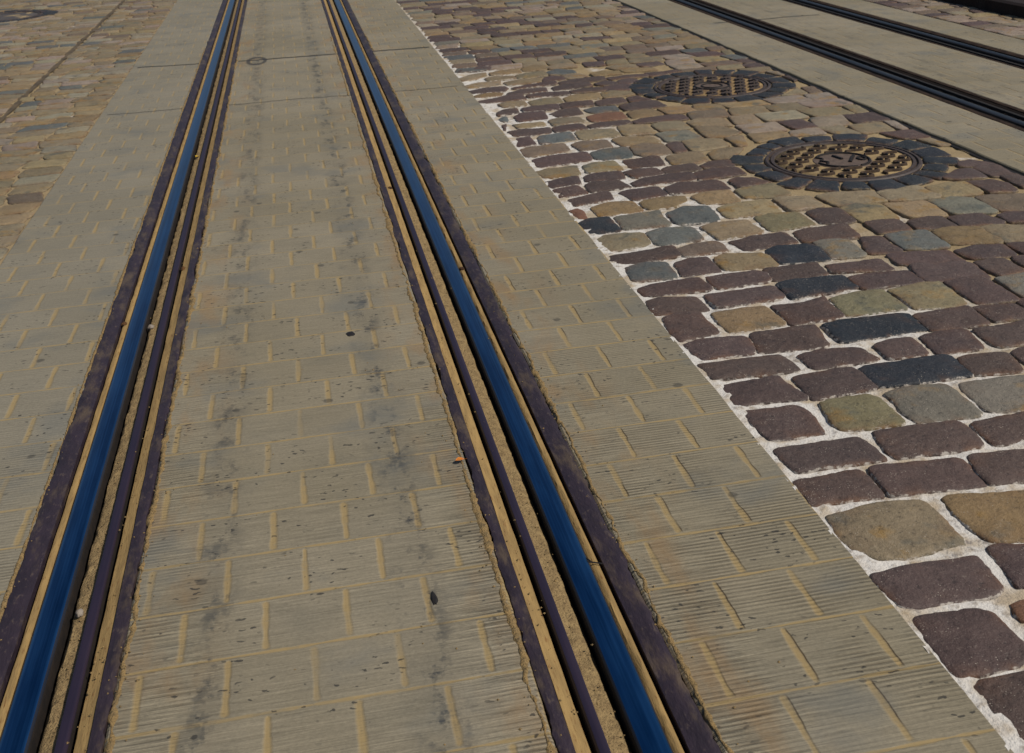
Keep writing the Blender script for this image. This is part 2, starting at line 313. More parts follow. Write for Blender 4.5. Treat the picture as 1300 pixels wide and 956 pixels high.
# ------------------------------------------------------------------ materials
def mat_concrete(name, track2=False):
    t = NT(name); t.pos()
    big = t.noise(0.9, 4); mid = t.noise(5.0, 5, 0.6); fine = t.add(t.mul(t.noise(120, 4, 0.7), 0.6), t.mul(t.noise(1.0, 4, 0.75, t.vec((150, 380, 1))), 0.4))
    col = t.mix(t.ramp(big, 0.35, 0.65), lin(*C_CON[0]), lin(*C_CON[1]))
    col = t.mix(t.mul(t.ramp(mid, 0.45, 0.75), 0.55), col, lin(*C_CON[2]))
    # left strip is a little cooler
    col = t.mix(t.ramp(t.x, -0.3, -0.9, 0.0, 0.45), col, lin(*C_CON[3]))
    # joints of the cast block pattern
    wob = t.mul(t.sub(t.noise(5, 2), 0.5), 0.007)
    yy = t.math('DIVIDE', t.sub(t.add(t.y, wob), 1.4425), 0.16865)
    row = t.math('FLOOR', yy); fy = t.sub(yy, row)
    odd = t.math('MODULO', t.math('ABSOLUTE', row), 2.0)
    rjit = t.n('ShaderNodeTexWhiteNoise', noise_dimensions='1D'); t.put(rjit.inputs['W'], row)
    xx = t.math('DIVIDE', t.add(t.add(t.sub(t.x, 0.1235), t.mul(odd, 0.0805)), t.add(wob, t.mul(t.sub(rjit.outputs[0], 0.5), 0.016))), 0.1590)
    colm = t.math('FLOOR', xx); fx = t.sub(xx, colm)
    dx = t.math('ABSOLUTE', t.sub(fx, 0.5)); dx = t.mul(t.sub(0.5, dx), 0.159)     # metres to nearest vertical joint
    dy = t.mul(t.sub(0.5, t.math('ABSOLUTE', t.sub(fy, 0.5))), 0.1687)
    wn = t.noise(3.2, 3); wn2 = t.noise(14, 2)
    wv = t.ramp(wn2, 0.25, 0.7, 0.0065, 0.0125); wh = t.ramp(wn2, 0.25, 0.75, 0.0022, 0.0085)
    jv = t.math('SUBTRACT', 1.0, t.math('DIVIDE', dx, wv), clamp=True)
    jh = t.math('SUBTRACT', 1.0, t.math('DIVIDE', dy, wh), clamp=True)
    # short verticals: stop a little before the row ends
    jv = t.mul(jv, t.ramp(dy, 0.002, 0.016))
    jv = t.mul(jv, t.ramp(t.y, 3.5, 8.0, 1.0, 0.6)); jv = t.mul(t.ramp(jv, 0.0, 0.75), t.ramp(wn, 0.30, 0.5, 0.3, 1.0))
    jh = t.mul(t.ramp(jh, 0.0, 0.7), t.ramp(t.noise(4.5, 3, vec=t.vec((1, 1, 1), (3, 7, 0))), 0.30, 0.50, 0.5, 1.0))
    jh = t.mul(jh, t.math('MAXIMUM', t.ramp(t.y, 2.6, 5.5, 1.0, 0.5), t.ramp(t.x, 0.4, 0.6)))
    j = t.math('MAXIMUM', jv, jh)
    j = t.mul(j, t.ramp(t.noise(45, 4, 0.7), 0.25, 0.5, 0.45, 1.0))
    if track2: j = t.mul(j, 0.5)
    # each block its own tone
    bv = t.n('ShaderNodeTexWhiteNoise', noise_dimensions='2D')
    cv = t.n('ShaderNodeCombineXYZ'); t.put(cv.inputs[0], colm); t.put(cv.inputs[1], row); t.put(bv.inputs['Vector'], cv.outputs[0])
    tone = t.add(0.95, t.mul(bv.outputs[0], 0.10))
    # scratched, broomed grain running across the tracks
    g1 = t.noise(1.0, 4, 0.6, t.vec((7, 155, 1)), 0.25)
    g2 = t.noise(1.0, 3, 0.6, t.vec((16, 420, 1), (2, 0, 0)))
    near = t.ramp(t.y, 3.6, 1.6)
    rail = t.math('MULTIPLY', t.ramp(t.math('ABSOLUTE', t.sub(t.x, 0.27)), 0.18, 0.02), 1.0)
    rail2 = t.ramp(t.math('ABSOLUTE', t.sub(t.x, 0.56)), 0.22, 0.03)
    rail3 = t.ramp(t.math('ABSOLUTE', t.sub(t.x, -0.44)), 0.2, 0.03)
    edge = t.math('MAXIMUM', t.math('MAXIMUM', rail, rail2), rail3)
    gs = t.math('ADD', t.mul(near, 0.30), t.mul(t.mul(edge, t.add(0.35, near)), 0.55))
    gs = t.mul(t.add(0.32, gs), t.ramp(wn, 0.25, 0.7, 0.55, 1.15))
    grain = t.sub(g1, 0.5); grain = t.add(grain, t.mul(t.sub(g2, 0.5), 0.6))
    # distinct raised ridges left by the float, on the right strip and beside the rails
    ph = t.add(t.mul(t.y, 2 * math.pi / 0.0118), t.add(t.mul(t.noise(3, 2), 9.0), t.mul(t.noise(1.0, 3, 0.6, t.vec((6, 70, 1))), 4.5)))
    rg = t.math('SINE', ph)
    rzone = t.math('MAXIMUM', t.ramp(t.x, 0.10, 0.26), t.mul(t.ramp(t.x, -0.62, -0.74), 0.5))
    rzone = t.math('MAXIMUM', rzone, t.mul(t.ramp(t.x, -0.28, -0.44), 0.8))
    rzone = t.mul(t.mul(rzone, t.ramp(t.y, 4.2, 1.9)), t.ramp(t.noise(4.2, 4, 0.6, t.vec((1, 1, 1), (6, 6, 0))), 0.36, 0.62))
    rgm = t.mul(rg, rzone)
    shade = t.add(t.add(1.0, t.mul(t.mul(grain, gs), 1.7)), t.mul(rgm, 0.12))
    shade = t.mul(t.mul(shade, tone), t.add(0.50, t.mul(fine, 1.0)))
    hsv = t.n('ShaderNodeVectorMath', operation='SCALE'); t.put(hsv.inputs[0], col); t.put(hsv.inputs['Scale'], shade)
    col = hsv.outputs[0]
    # warm stain beside the rails
    col = t.mix(t.mul(t.mul(edge, t.ramp(t.noise(6, 4, vec=t.vec((1.5, 0.6, 1))), 0.45, 0.72)), 0.45), col, lin(*C_WARM))
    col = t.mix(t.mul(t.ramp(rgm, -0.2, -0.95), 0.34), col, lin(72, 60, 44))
    # sand in the joints
    sandc = t.mix(t.noise(60, 2), lin(*C_SAND[0]), lin(*C_SAND[1]))
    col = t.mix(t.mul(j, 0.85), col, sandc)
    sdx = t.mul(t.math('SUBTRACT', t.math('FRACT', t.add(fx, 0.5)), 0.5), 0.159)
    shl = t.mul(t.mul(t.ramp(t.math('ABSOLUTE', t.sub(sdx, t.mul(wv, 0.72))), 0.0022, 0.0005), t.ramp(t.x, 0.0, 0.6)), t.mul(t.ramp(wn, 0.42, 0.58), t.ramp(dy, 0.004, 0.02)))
    col = t.mix(t.mul(shl, 0.8), col, lin(52, 38, 22))  # paints the shaded block wall along the right side of each joint
    # oily drip lines between the rails
    drip = t.add(t.mul(t.noise(1.0, 4, 0.65, t.vec((17, 8.0, 1))), 0.7), t.mul(t.noise(1.0, 3, 0.7, t.vec((60, 90, 1))), 0.3))
    for xc, wd, am in (((3.66, .05, .6), (3.80, .05, .5)) if track2 else ((0.105, 0.075, 1.0), (-0.305, 0.08, 0.8))):
        d = t.math('ABSOLUTE', t.sub(t.add(t.x, t.mul(t.sub(t.noise(2.5, 2), 0.5), 0.05)), xc))
        k = t.mul(t.mul(t.ramp(d, wd, 0.0), t.ramp(drip, 0.475, 0.60)), am * 0.95)
        k = t.mul(k, t.ramp(t.add(t.mul(g1, 0.6), t.mul(t.noise(30, 4, 0.7), 0.4)), 0.36, 0.60, 0.25, 1.0))
        k = t.math('MAXIMUM', k, t.mul(t.ramp(d, wd, 0.0), 0.10 * am))
        col = t.mix(k, col, lin(52, 54, 56))
    # grey-blue soiling across the middle
    col = t.mix(t.mul(t.ramp(t.noise(3.4, 4, vec=t.vec((1, 1, 1), (5, 1, 0))), 0.52, 0.7), 0.42), col, lin(88, 92, 92))
    # pits and gum spots
    pj = t.n('ShaderNodeVectorMath', operation='MULTIPLY_ADD'); t.put(pj.inputs[0], t.noise(31, 3, col=True)); pj.inputs[1].default_value = (.035, .035, 0); t.put(pj.inputs[2], t.vec((0.7, 1.3, 0))); pj = pj.outputs[0]
    sp = t.voro(62, pj); spc = t.n('ShaderNodeSeparateColor'); t.put(spc.inputs[0], t.voro(62, pj, out=1))
    sp = t.add(sp, t.ramp(spc.outputs[0], 0.25, 0.8, -0.06, 0.3))
    spm = t.ramp(t.noise(5, 2, vec=t.vec((1, 1, 0), (9, 3, 0))), 0.44, 0.58)
    col = t.mix(t.mul(t.mul(t.ramp(t.add(sp, t.mul(t.noise(9, 2), 0.16)), 0.33, 0.22), spm), 0.8), col, lin(40, 40, 40))
    sp2 = t.voro(5.2, t.vec((1, 1.0, 0), (1.3, 0.4, 0)))
    col = t.mix(t.mul(t.ramp(t.add(sp2, t.mul(t.sub(t.noise(60, 2), 0.5), 0.06)), 0.085, 0.05), 0.62), col, lin(58, 56, 52))
    # contraction cracks
    for (x0, y0, x1, y1, w, am) in CRACKS:
        sl = (y1 - y0) / (x1 - x0)
        yl = t.add(t.add(y0, t.mul(t.sub(t.x, x0), sl)), t.add(t.mul(t.sub(t.noise(3.5, 4, 0.65, t.vec((1, 0, 0), (0, y0, 0))), 0.5), 0.10), 0.0))
        d = t.math('ABSOLUTE', t.sub(t.y, yl))
        col = t.mix(t.mul(t.mul(t.ramp(d, w, w * 0.3), am), t.mul(t.math('GREATER_THAN', t.x, x0), t.math('LESS_THAN', t.x, x1))), col, lin(34, 32, 32))
    if not track2:   # dark tidemark ring on the crack
        rx = t.math('DIVIDE', t.sub(t.x, -0.318), 0.062); ry = t.math('DIVIDE', t.sub(t.y, 8.62), 0.15)
        rr = t.math('SQRT', t.add(t.mul(rx, rx), t.mul(ry, ry)))
        d = t.math('ABSOLUTE', t.sub(t.add(rr, t.mul(t.sub(t.noise(12, 2), 0.5), 0.3)), 1.0))
        col = t.mix(t.mul(t.ramp(d, 0.34, 0.12), 0.75), col, lin(40, 40, 44))
    h = t.add(t.mul(grain, t.mul(gs, 0.9)), t.mul(t.sub(fine, 0.5), 0.22))
    h = t.add(h, t.mul(rgm, 0.42)); h = t.sub(h, t.mul(jv, 0.45)); h = t.sub(h, t.mul(jh, 0.25))
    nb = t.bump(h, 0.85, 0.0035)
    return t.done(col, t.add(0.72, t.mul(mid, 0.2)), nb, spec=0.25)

def mat_mortar(name):
    t = NT(name); w = white_mask(t)
    n1 = t.noise(38, 4, 0.65); n2 = t.noise(8, 3); n3 = t.noise(160, 2)
    sand = t.mix(n2, lin(*C_MORT[0]), lin(*C_MORT[1]))
    sand = t.mix(t.ramp(n1, 0.62, 0.78), sand, lin(60, 52, 40))
    wh = t.mix(t.ramp(n1, 0.50, 0.68), lin(*C_MORT[2]), lin(*C_MORT[3]))
    wh = t.mix(t.mul(t.ramp(n2, 0.46, 0.64), 0.85), wh, lin(156, 140, 116))
    wh = t.mix(t.mul(t.ramp(t.noise(24, 4, 0.7, t.vec((1, 1, 1), (3, 1, 2))), 0.55, 0.70), 0.75), wh, lin(112, 106, 104))
    patch = t.mul(t.ramp(t.noise(3.0, 4, 0.6, t.vec((1, 1, 0), (4, 2, 0))), 0.60, 0.68), 0.7)
    w = t.math('MAXIMUM', w, patch)
    col = t.mix(w, sand, wh)
    col = t.mix(t.mul(t.ramp(n3, 0.62, 0.8), 0.22), col, lin(90, 86, 82))
    h = t.add(n1, t.mul(n3, 0.5))
    return t.done(col, 0.92, t.bump(h, 0.9, 0.006), spec=0.2)

def mat_stone(name):
    t = NT(name)
    a = t.n('ShaderNodeAttribute', attribute_name='col'); base = a.outputs['Color']; rim = a.outputs['Alpha']
    oi = t.n('ShaderNodeObjectInfo').outputs['Random']
    off = t.n('ShaderNodeCombineXYZ'); t.put(off.inputs[2], t.mul(oi, 37.0))
    pv = t.n('ShaderNodeVectorMath', operation='ADD'); t.put(pv.inputs[0], t.pos()); t.put(pv.inputs[1], off.outputs[0]); pv = pv.outputs[0]
    n1 = t.noise(13, 5, 0.62, pv, 0.6); n2 = t.noise(70, 4, 0.65, pv); n3 = t.noise(300, 2, 0.6, pv)
    sc = t.add(0.26, t.add(t.mul(n1, 0.80), t.add(t.mul(n2, 0.52), t.mul(n3, 0.22))))
    v = t.n('ShaderNodeVectorMath', operation='SCALE'); t.put(v.inputs[0], base); t.put(v.inputs['Scale'], sc); col = v.outputs[0]
    # mineral tints: the lighter the stone the stronger
    lum = t.n('ShaderNodeRGBToBW'); t.put(lum.inputs[0], base)
    lt = t.ramp(lum.outputs[0], 0.05, 0.14)
    col = t.mix(t.mul(t.mul(t.ramp(t.noise(9, 4, 0.6, pv), 0.54, 0.70), lt), 0.75), col, lin(128, 100, 52))
    col = t.mix(t.mul(t.mul(t.ramp(t.noise(7, 4, 0.6, t.vec((1, 1, 1), (8, 4, 1))), 0.56, 0.70), lt), 0.7), col, lin(70, 74, 70))
    # rusty lower rims
    rr = t.mul(rim, t.ramp(t.noise(11, 3, vec=pv), 0.46, 0.62))
    col = t.mix(t.mul(rr, 0.55), col, lin(104, 70, 44))
    # pale specks and scratches
    col = t.mix(t.mul(t.ramp(n2, 0.62, 0.74), 0.30), col, lin(142, 132, 122))
    sv = t.voro(150, pv); col = t.mix(t.mul(t.ramp(sv, 0.22, 0.12), t.ramp(t.noise(20, 2, vec=pv), 0.5, 0.62)), col, lin(150, 140, 128))
    col = t.mix(t.mul(t.ramp(n3, 0.60, 0.76), 0.30), col, lin(150, 140, 130))
    col = t.mix(t.mul(t.ramp(n2, 0.42, 0.30), 0.45), col, lin(30, 27, 25))
    # dirt and painted joint shade low on the flanks, mortar smeared on the rims
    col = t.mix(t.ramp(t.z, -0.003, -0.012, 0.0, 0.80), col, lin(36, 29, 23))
    w = white_mask(t)
    sm = t.mul(w, t.ramp(t.add(rim, t.mul(t.sub(t.noise(55, 4, 0.65, pv), 0.5), 1.5)), 0.86, 1.12))
    col = t.mix(t.mul(sm, 0.85), col, lin(176, 168, 158))
    s2 = t.mul(t.sub(1.0, w), t.ramp(t.add(rim, t.mul(t.sub(t.noise(40, 4, 0.65, pv), 0.5), 1.6)), 0.80, 1.15))
    col = t.mix(t.mul(s2, 0.62), col, lin(*C_MORT[1]))
    h = t.add(t.mul(n1, 0.9), t.add(t.mul(n2, 0.45), t.mul(n3, 0.12)))
    return t.done(col, t.add(0.40, t.mul(n2, 0.5)), t.bump(h, 1.0, 0.008), spec=0.3)

def mat_steel(name, c0, c1, rough, streak=0.5, metal=1.0, rust=None):
    t = NT(name)
    s1 = t.noise(1.0, 3, 0.6, t.vec((170, 0.5, 60))); s2 = t.noise(1.0, 4, 0.6, t.vec((30, 3.0, 20)))
    col = t.mix(t.ramp(t.add(t.mul(s1, streak), t.mul(s2, 1 - streak)), 0.34, 0.68), c0, c1)
    s3 = t.noise(1.0, 2, 0.5, t.vec((190, 0.22, 60), (3, 0, 0)))
    if streak: col = t.mix(t.mul(t.ramp(s3, 0.56, 0.72), 0.32 if metal > .9 else 0.12), col, tuple(min(1, c * 1.5 + .06) for c in c1[:3]) + (1,))
    if rust: col = t.mix(t.mul(t.ramp(t.noise(1.0, 4, 0.7, t.vec((90, 5, 60), (1, 2, 0))), 0.62, 0.74), 0.5), col, rust)
    return t.done(col, t.add(rough, t.mul(s2, 0.16)), t.bump(s1, 0.08, 0.001), metal=metal, spec=0.5)

def mat_plain(name, c0, c1, rough=0.8, scale=40, bump=0.4, dist=0.003, vec=(1, 1, 1), spec=0.3, dark=None, dust=None):
    t = NT(name)
    n = t.noise(scale, 5, 0.65, t.vec(vec)); n2 = t.noise(scale * 4, 3, 0.6, t.vec(vec))
    col = t.mix(t.ramp(n, 0.3, 0.7), c0, c1)
    if dust: col = t.mix(t.mul(t.ramp(t.noise(7, 5, 0.7, t.vec((2.5, .7, 1))), 0.47, 0.70), 0.7), col, dust)
    if dark: col = t.mix(t.ramp(n2, 0.58, 0.74), col, dark)
    return t.done(col, rough, t.bump(t.add(n, t.mul(n2, 0.4)), bump, dist), spec=spec)

C_CON = ((117, 109, 91), (126, 118, 101), (107, 102, 89), (116, 112, 101))
C_WARM = (132, 100, 60)
C_SAND = ((152, 130, 88), (134, 116, 80))
C_MORT = ((150, 132, 100), (128, 112, 86), (192, 188, 182), (150, 142, 132))
CRACKS = ((-0.30, 8.68, 0.96, 8.60, 0.035, 0.92), (-1.18, 8.76, -0.30, 8.66, 0.03, 0.9), (-1.18, 7.09, 0.94, 7.03, 0.017, 0.7), (3.2, 8.60, 4.07, 8.587, 0.03, 0.8))
M_CON = mat_concrete('cast_concrete_paving')
M_CON2 = mat_concrete('cast_concrete_paving_far', True)
M_MORT = mat_mortar('mortar_and_sand')
M_STONE = mat_stone('setts')
M_HEAD = mat_steel('polished_steel_sky_tint', (0.014, 0.082, 0.19, 1), (0.05, 0.18, 0.36, 1), 0.24, rust=(0.05, 0.055, 0.07, 1))  # blue of the reflected sky is tinted into the steel colour
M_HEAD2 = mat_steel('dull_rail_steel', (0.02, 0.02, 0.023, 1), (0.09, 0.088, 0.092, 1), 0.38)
M_SIDE = mat_plain('dirty_rail_side', lin(34, 26, 20), lin(20, 16, 14), 0.8, 30)
M_WORN = mat_steel('worn_head_edge', lin(30, 34, 46), lin(52, 52, 60), 0.4, metal=0.5)
M_LIP = mat_steel('lip_steel', lin(32, 24, 42), lin(44, 33, 50), 0.45, metal=0.2)
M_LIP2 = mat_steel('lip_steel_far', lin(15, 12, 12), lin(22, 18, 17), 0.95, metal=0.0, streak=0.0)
M_SEAL = mat_plain('bitumen_sealant', lin(36, 28, 36), lin(47, 37, 46), 0.55, 22, 0.9, 0.004, (1, 0.4, 1), 0.36, lin(74, 63, 58), lin(88, 74, 58))
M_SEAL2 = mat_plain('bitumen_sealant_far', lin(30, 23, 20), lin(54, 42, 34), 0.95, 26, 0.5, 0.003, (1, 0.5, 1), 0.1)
M_FILL = mat_plain('packed_sand', lin(150, 124, 80), lin(126, 104, 68), 0.9, 26, 0.5, 0.004, (3, 0.35, 1), 0.2, lin(112, 78, 46))
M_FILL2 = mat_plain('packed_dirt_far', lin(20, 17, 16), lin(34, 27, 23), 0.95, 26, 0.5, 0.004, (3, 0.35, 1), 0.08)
M_DIRT = mat_plain('groove_dirt', lin(150, 128, 90), lin(122, 102, 72), 0.95, 55, 1.0, 0.008, (1, 1, 1), 0.2, lin(74, 60, 44))
M_CRUMB = mat_plain('crumbled_mortar', lin(150, 124, 82), lin(122, 104, 74), 0.95, 60, 1.0, 0.010, (1, 1, 1), 0.2, lin(44, 36, 32))
M_IRON = mat_plain('cast_iron', lin(70, 58, 52), lin(46, 38, 36), 0.6, 40, 0.4, 0.002, (1, 1, 1), 0.4)
M_RIB = mat_plain('sandy_iron', lin(80, 64, 48), lin(46, 36, 30), 0.8, 60, 0.4, 0.002, (1, 1, 1), 0.3)
M_EMB = mat_plain('worn_emblem_iron', lin(98, 84, 74), lin(74, 62, 56), 0.7, 50, 0.4, 0.002)
M_LIDSAND2 = mat_plain('dark_sand_in_lid', lin(140, 118, 82), lin(98, 78, 58), 0.95, 14, 0.8, 0.004, (1, 1, 1), 0.2)
M_PLATE = mat_plain('grey_plate', lin(80, 74, 70), lin(64, 60, 60), 0.7, 30)
M_KNOB = mat_plain('dark_iron_knob', lin(34, 26, 22), lin(24, 20, 18), 0.6, 40)
M_LIDSAND = mat_plain('sand_in_lid', lin(150, 130, 94), lin(120, 102, 74), 0.95, 30, 0.8, 0.004, (1, 1, 1), 0.2)
M_GROUND = mat_plain('dark_subsoil', lin(62, 54, 44), lin(48, 42, 36), 0.95, 6)
M_TAR = mat_plain('tar', lin(64, 56, 46), lin(96, 82, 62), 0.85, 12, 0.6, 0.004, (1, 0.4, 1), 0.3)
M_RSTRIP = mat_plain('dark_brown_strip', lin(34, 22, 18), lin(26, 18, 16), 0.85, 14)
M_LEAFY = mat_plain('yellow_leaf', lin(196, 166, 40), lin(176, 140, 30), 0.6, 90)
M_LEAFO = mat_plain('orange_leaf', lin(186, 116, 40), lin(160, 90, 30), 0.6, 90)
M_PEB = mat_plain('pale_pebble', lin(138, 128, 116), lin(112, 102, 92), 0.7, 80)
M_CLOD = mat_plain('rusty_clod', lin(104, 72, 40), lin(40, 30, 24), 0.9, 70, 1.0, 0.006, (1, 1, 1), 0.2)
M_BLACK = mat_plain('black_gum_and_shade', lin(24, 22, 22), lin(34, 30, 28), 0.6, 60)

# ------------------------------------------------------------------ ground sheet, slabs, beds
def grid(name, x0, x1, y0, y1, step, z, mat, kind='structure', zf=None, parent=None):
    nx = max(1, round((x1 - x0) / step)); ny = max(1, round((y1 - y0) / step))
    vs = []; fs = []
    for j in range(ny + 1):
        y = y0 + (y1 - y0) * j / ny
        for i in range(nx + 1):
            x = x0 + (x1 - x0) * i / nx
            vs.append((x, y, z + (zf(x, y) if zf else 0)))
    w = nx + 1
    for j in range(ny):
        for i in range(nx):
            a = j * w + i; fs.append((a, a + 1, a + 1 + w, a + w))
    o = mesh_obj(name, vs, fs, mat, parent); tag(o, kind=kind)
    return o

Y0, Y1 = -1.5, 44.0
g = mesh_obj('ground', [(-300, -300, -.075), (300, -300, -.075), (300, 300, -.075), (-300, 300, -.075)], [(0, 1, 2, 3)], M_GROUND); tag(g, kind='structure')

G1L, G1R, G2L, G2R = -0.602, 0.4085, 3.437, 4.287      # gauge faces
X_E1L, X_E1R, X_E2L, X_E2R = -1.222, 0.993, 2.915, 4.722
def slab(x0, x1, mat, wl, wr, zt=0.0):
    """a paving strip with a worn, slightly wavering long edge on each side"""
    ys = []; y = Y0
    while y < Y1:
        ys.append(y); y += 0.03 if y < 9 else 0.3
    ys.append(Y1)
    vs = []; fs = []; K = 7
    for y in ys:
        a = x0 + wl * nz(V3((y * 6, 1.7, x0))); b = x1 + wr * nz(V3((y * 6, 5.1, x1)))
        row = [(a, -.075), (a, zt - .004), (a + .005, zt), (a + (b - a) * .5, zt), (b - .005, zt), (b, zt - .004), (b, -.075)]
        vs += [(q[0], y, q[1]) for q in row]
    for j in range(len(ys) - 1):
        for i in range(K - 1):
            p = j * K + i; fs.append((p, p + 1, p + 1 + K, p + K))
    o = mesh_obj('concrete_paving', vs, fs, mat, smooth=False); tag(o, kind='structure')
slab(X_E1L, G1L - .128, M_CON, .003, .004)
slab(G1L + .130, G1R - .130, M_CON, .004, .004)
slab(G1R + .128, X_E1R, M_CON, .004, .003)
slab(X_E2L, G2L - .124, M_CON2, .010, .003, .006)
slab(G2L + .128, G2R - .128, M_CON2, .003, .003, .006)
slab(G2R + .124, X_E2R, M_CON2, .003, .006, .006)

def bedz(x, y):
    r = 0.0045 * nz(V3((x * 9, y * 9, 2.0))) + 0.004 * nz(V3((x * 31, y * 31, 5.0)))
    if .99 <= x < 1.03: r += .0048
    if x < .99: r = .0055 + .0035 * nz(V3((x * 60, y * 45, 1.0))) + .002 * nz(V3((y * 7, 3, 1.0)))
    r -= .0035 * min(1, max(0, (x + .115 * max(y - 2.4, 0) - 1.75) / .4))
    return r
grid('mortar_bed', .982, X_E2L - .004, 0.6, 11.4, 0.018, -.0065, M_MORT, zf=bedz)
grid('mortar_bed', X_E1R + .002, X_E2L - .004, 11.4, Y1, 0.3, -.011, M_MORT)
grid('mortar_bed', X_E1R + .002, X_E2L - .004, Y0, 0.6, 0.1, -.011, M_MORT)
grid('mortar_bed', -7.0, X_E1L - .002, Y0, 16, 0.06, -.010, M_MORT, zf=lambda x, y: .005 * nz(V3((x * 9, y * 9, 3.0))))
grid('mortar_bed', X_E2R + .004, 5.62, Y0, 14, 0.06, -.010, M_MORT, zf=lambda x, y: .005 * nz(V3((x * 9, y * 9, 3.0))))

# ------------------------------------------------------------------ rails
def strip(name, pts, mat, parent, step_near=0.25, wob=None, fm=None, mats=None, y_far=Y1):
    """extrude the open section pts (x, z) along the track; wob(i, y) moves point i"""
    ys = []; y = Y0
    while y < y_far:
        ys.append(y); y += step_near if y < 10 else 1.0
    ys.append(y_far); K = len(pts); vs = []; fs = []; fi = []
    for y in ys:
        for i, (x, z) in enumerate(pts):
            dx, dz = wob(i, y) if wob else (0, 0)
            vs.append((x + dx, y, z + dz))
    for j in range(len(ys) - 1):
        for i in range(K - 1):
            p = j * K + i; fs.append((p, p + 1, p + 1 + K, p + K)); fi.append(fm[i] if fm else 0)
    me_m = mats or mat
    o = mesh_obj(name, vs, fs, me_m, parent, smooth=True, fmat=fi)
    o.data.set_sharp_from_angle(angle=math.radians(40))
    return o

def rail(g, sgn, label, group, far=False, zt=0.0, seed=0.0):
    """grooved tram rail; g = gauge face, sgn = +1 when the field side lies towards +X"""
    root = empty('tram_rail', (0, 0, 0)); tag(root, label, 'tram rail', group)
    U = lambda pts: [(g + sgn * u, z + zt) for u, z in pts] if sgn > 0 else [(g + sgn * u, z + zt) for u, z in pts][::-1]
    R = (lambda l: l) if sgn > 0 else (lambda l: l[::-1])
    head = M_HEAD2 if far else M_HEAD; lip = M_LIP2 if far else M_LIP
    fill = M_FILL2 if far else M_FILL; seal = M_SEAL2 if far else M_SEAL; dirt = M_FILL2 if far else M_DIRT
    strip('running_head', U([(-.001, -.06), (0, -.014), (.0012, -.006), (.005, -.0015), (.012, .0008), (.028, .0016), (.044, .0008), (.051, -.001), (.055, -.006), (.056, -.06)]),
          None, root, fm=R([1, 1, 2, 0, 0, 0, 0, 2, 1]), mats=[head, M_SIDE, M_LIP2 if far else M_WORN])
    def rough(a, f, s):
        return lambda i, y: (0.35 * a * nz(V3((y * f, s, i * .7))), a * nz(V3((y * f * 1.3, s + 3, i * .9))) + .5 * a * nz(V3((y * f * 4, s + 6, i * 1.3))))
    strip('groove_bed', U([(-.046, -.013), (-.040, -.0145), (-.030, -.016), (-.018, -.0175), (-.011, -.022), (-.006, -.036), (-.001, -.046)]), dirt, root, .012, rough(.005, 18, seed))
    strip('guard_lip', U([(-.068, -.06), (-.066, -.008), (-.063, -.003), (-.058, -.002), (-.050, -.002), (-.0455, -.003), (-.044, -.008), (-.043, -.03)]),
          None, root, fm=R([1, 0, 0, 0, 0, 0, 1]), mats=[lip, M_SIDE])
    strip('inner_fill', U([(-.1015, -.03), (-.101, -.004), (-.094, -.006), (-.084, -.0085), (-.076, -.011), (-.0735, -.05)]), fill, root, .02, rough(.0022, 9, seed + 11))
    strip('outer_fill', U([(.0565, -.012), (.061, -.0075), (.068, -.0065), (.073, -.008), (.0745, -.05)]), fill, root, .02, rough(.0022, 9, seed + 21))
    e = .0085
    strip('rail_sealant', U([(-.133, -.03), (-.129, .0002), (-.123, .0022), (-.115, .0015), (-.103, .0000), (-.1005, -.008)]), seal, root, .015,
          lambda i, y: ((e * nz(V3((y * 7, seed + 31, 0))) + e * .6 * nz(V3((y * 40, seed + 33, 0)))) if (i in ((0, 1, 2) if sgn > 0 else (3, 4, 5))) else (.0012 * nz(V3((y * 8, seed, i)))), .0012 * nz(V3((y * 12, seed + 35, i)))))
    strip('rail_sealant', U([(.0795, -.05), (.081, -.003), (.087, -.0015), (.098, .0005), (.110, .0022), (.119, .0022), (.126, .0002), (.132, -.03)]), seal, root, .015,
          lambda i, y: ((e * nz(V3((y * 7, seed + 41, 0))) + e * .6 * nz(V3((y * 40, seed + 43, 0)))) if (i in ((5, 6, 7) if sgn > 0 else (0, 1, 2))) else (.0012 * nz(V3((y * 8, seed + 7, i)))), .0012 * nz(V3((y * 12, seed + 45, i)))))
    return root
rail(G1L, -1, 'left rail of the near track, blue polished head beside a sandy groove', 'rails of the near tram track', seed=1.0)
rail(G1R, 1, 'right rail of the near track, blue polished head nearest the white-jointed cobbles', 'rails of the near tram track', seed=60.0)
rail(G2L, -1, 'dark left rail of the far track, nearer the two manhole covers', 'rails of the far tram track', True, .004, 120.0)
rail(G2R, 1, 'dark right rail of the far track, nearest the top right corner', 'rails of the far tram track', True, .004, 180.0)

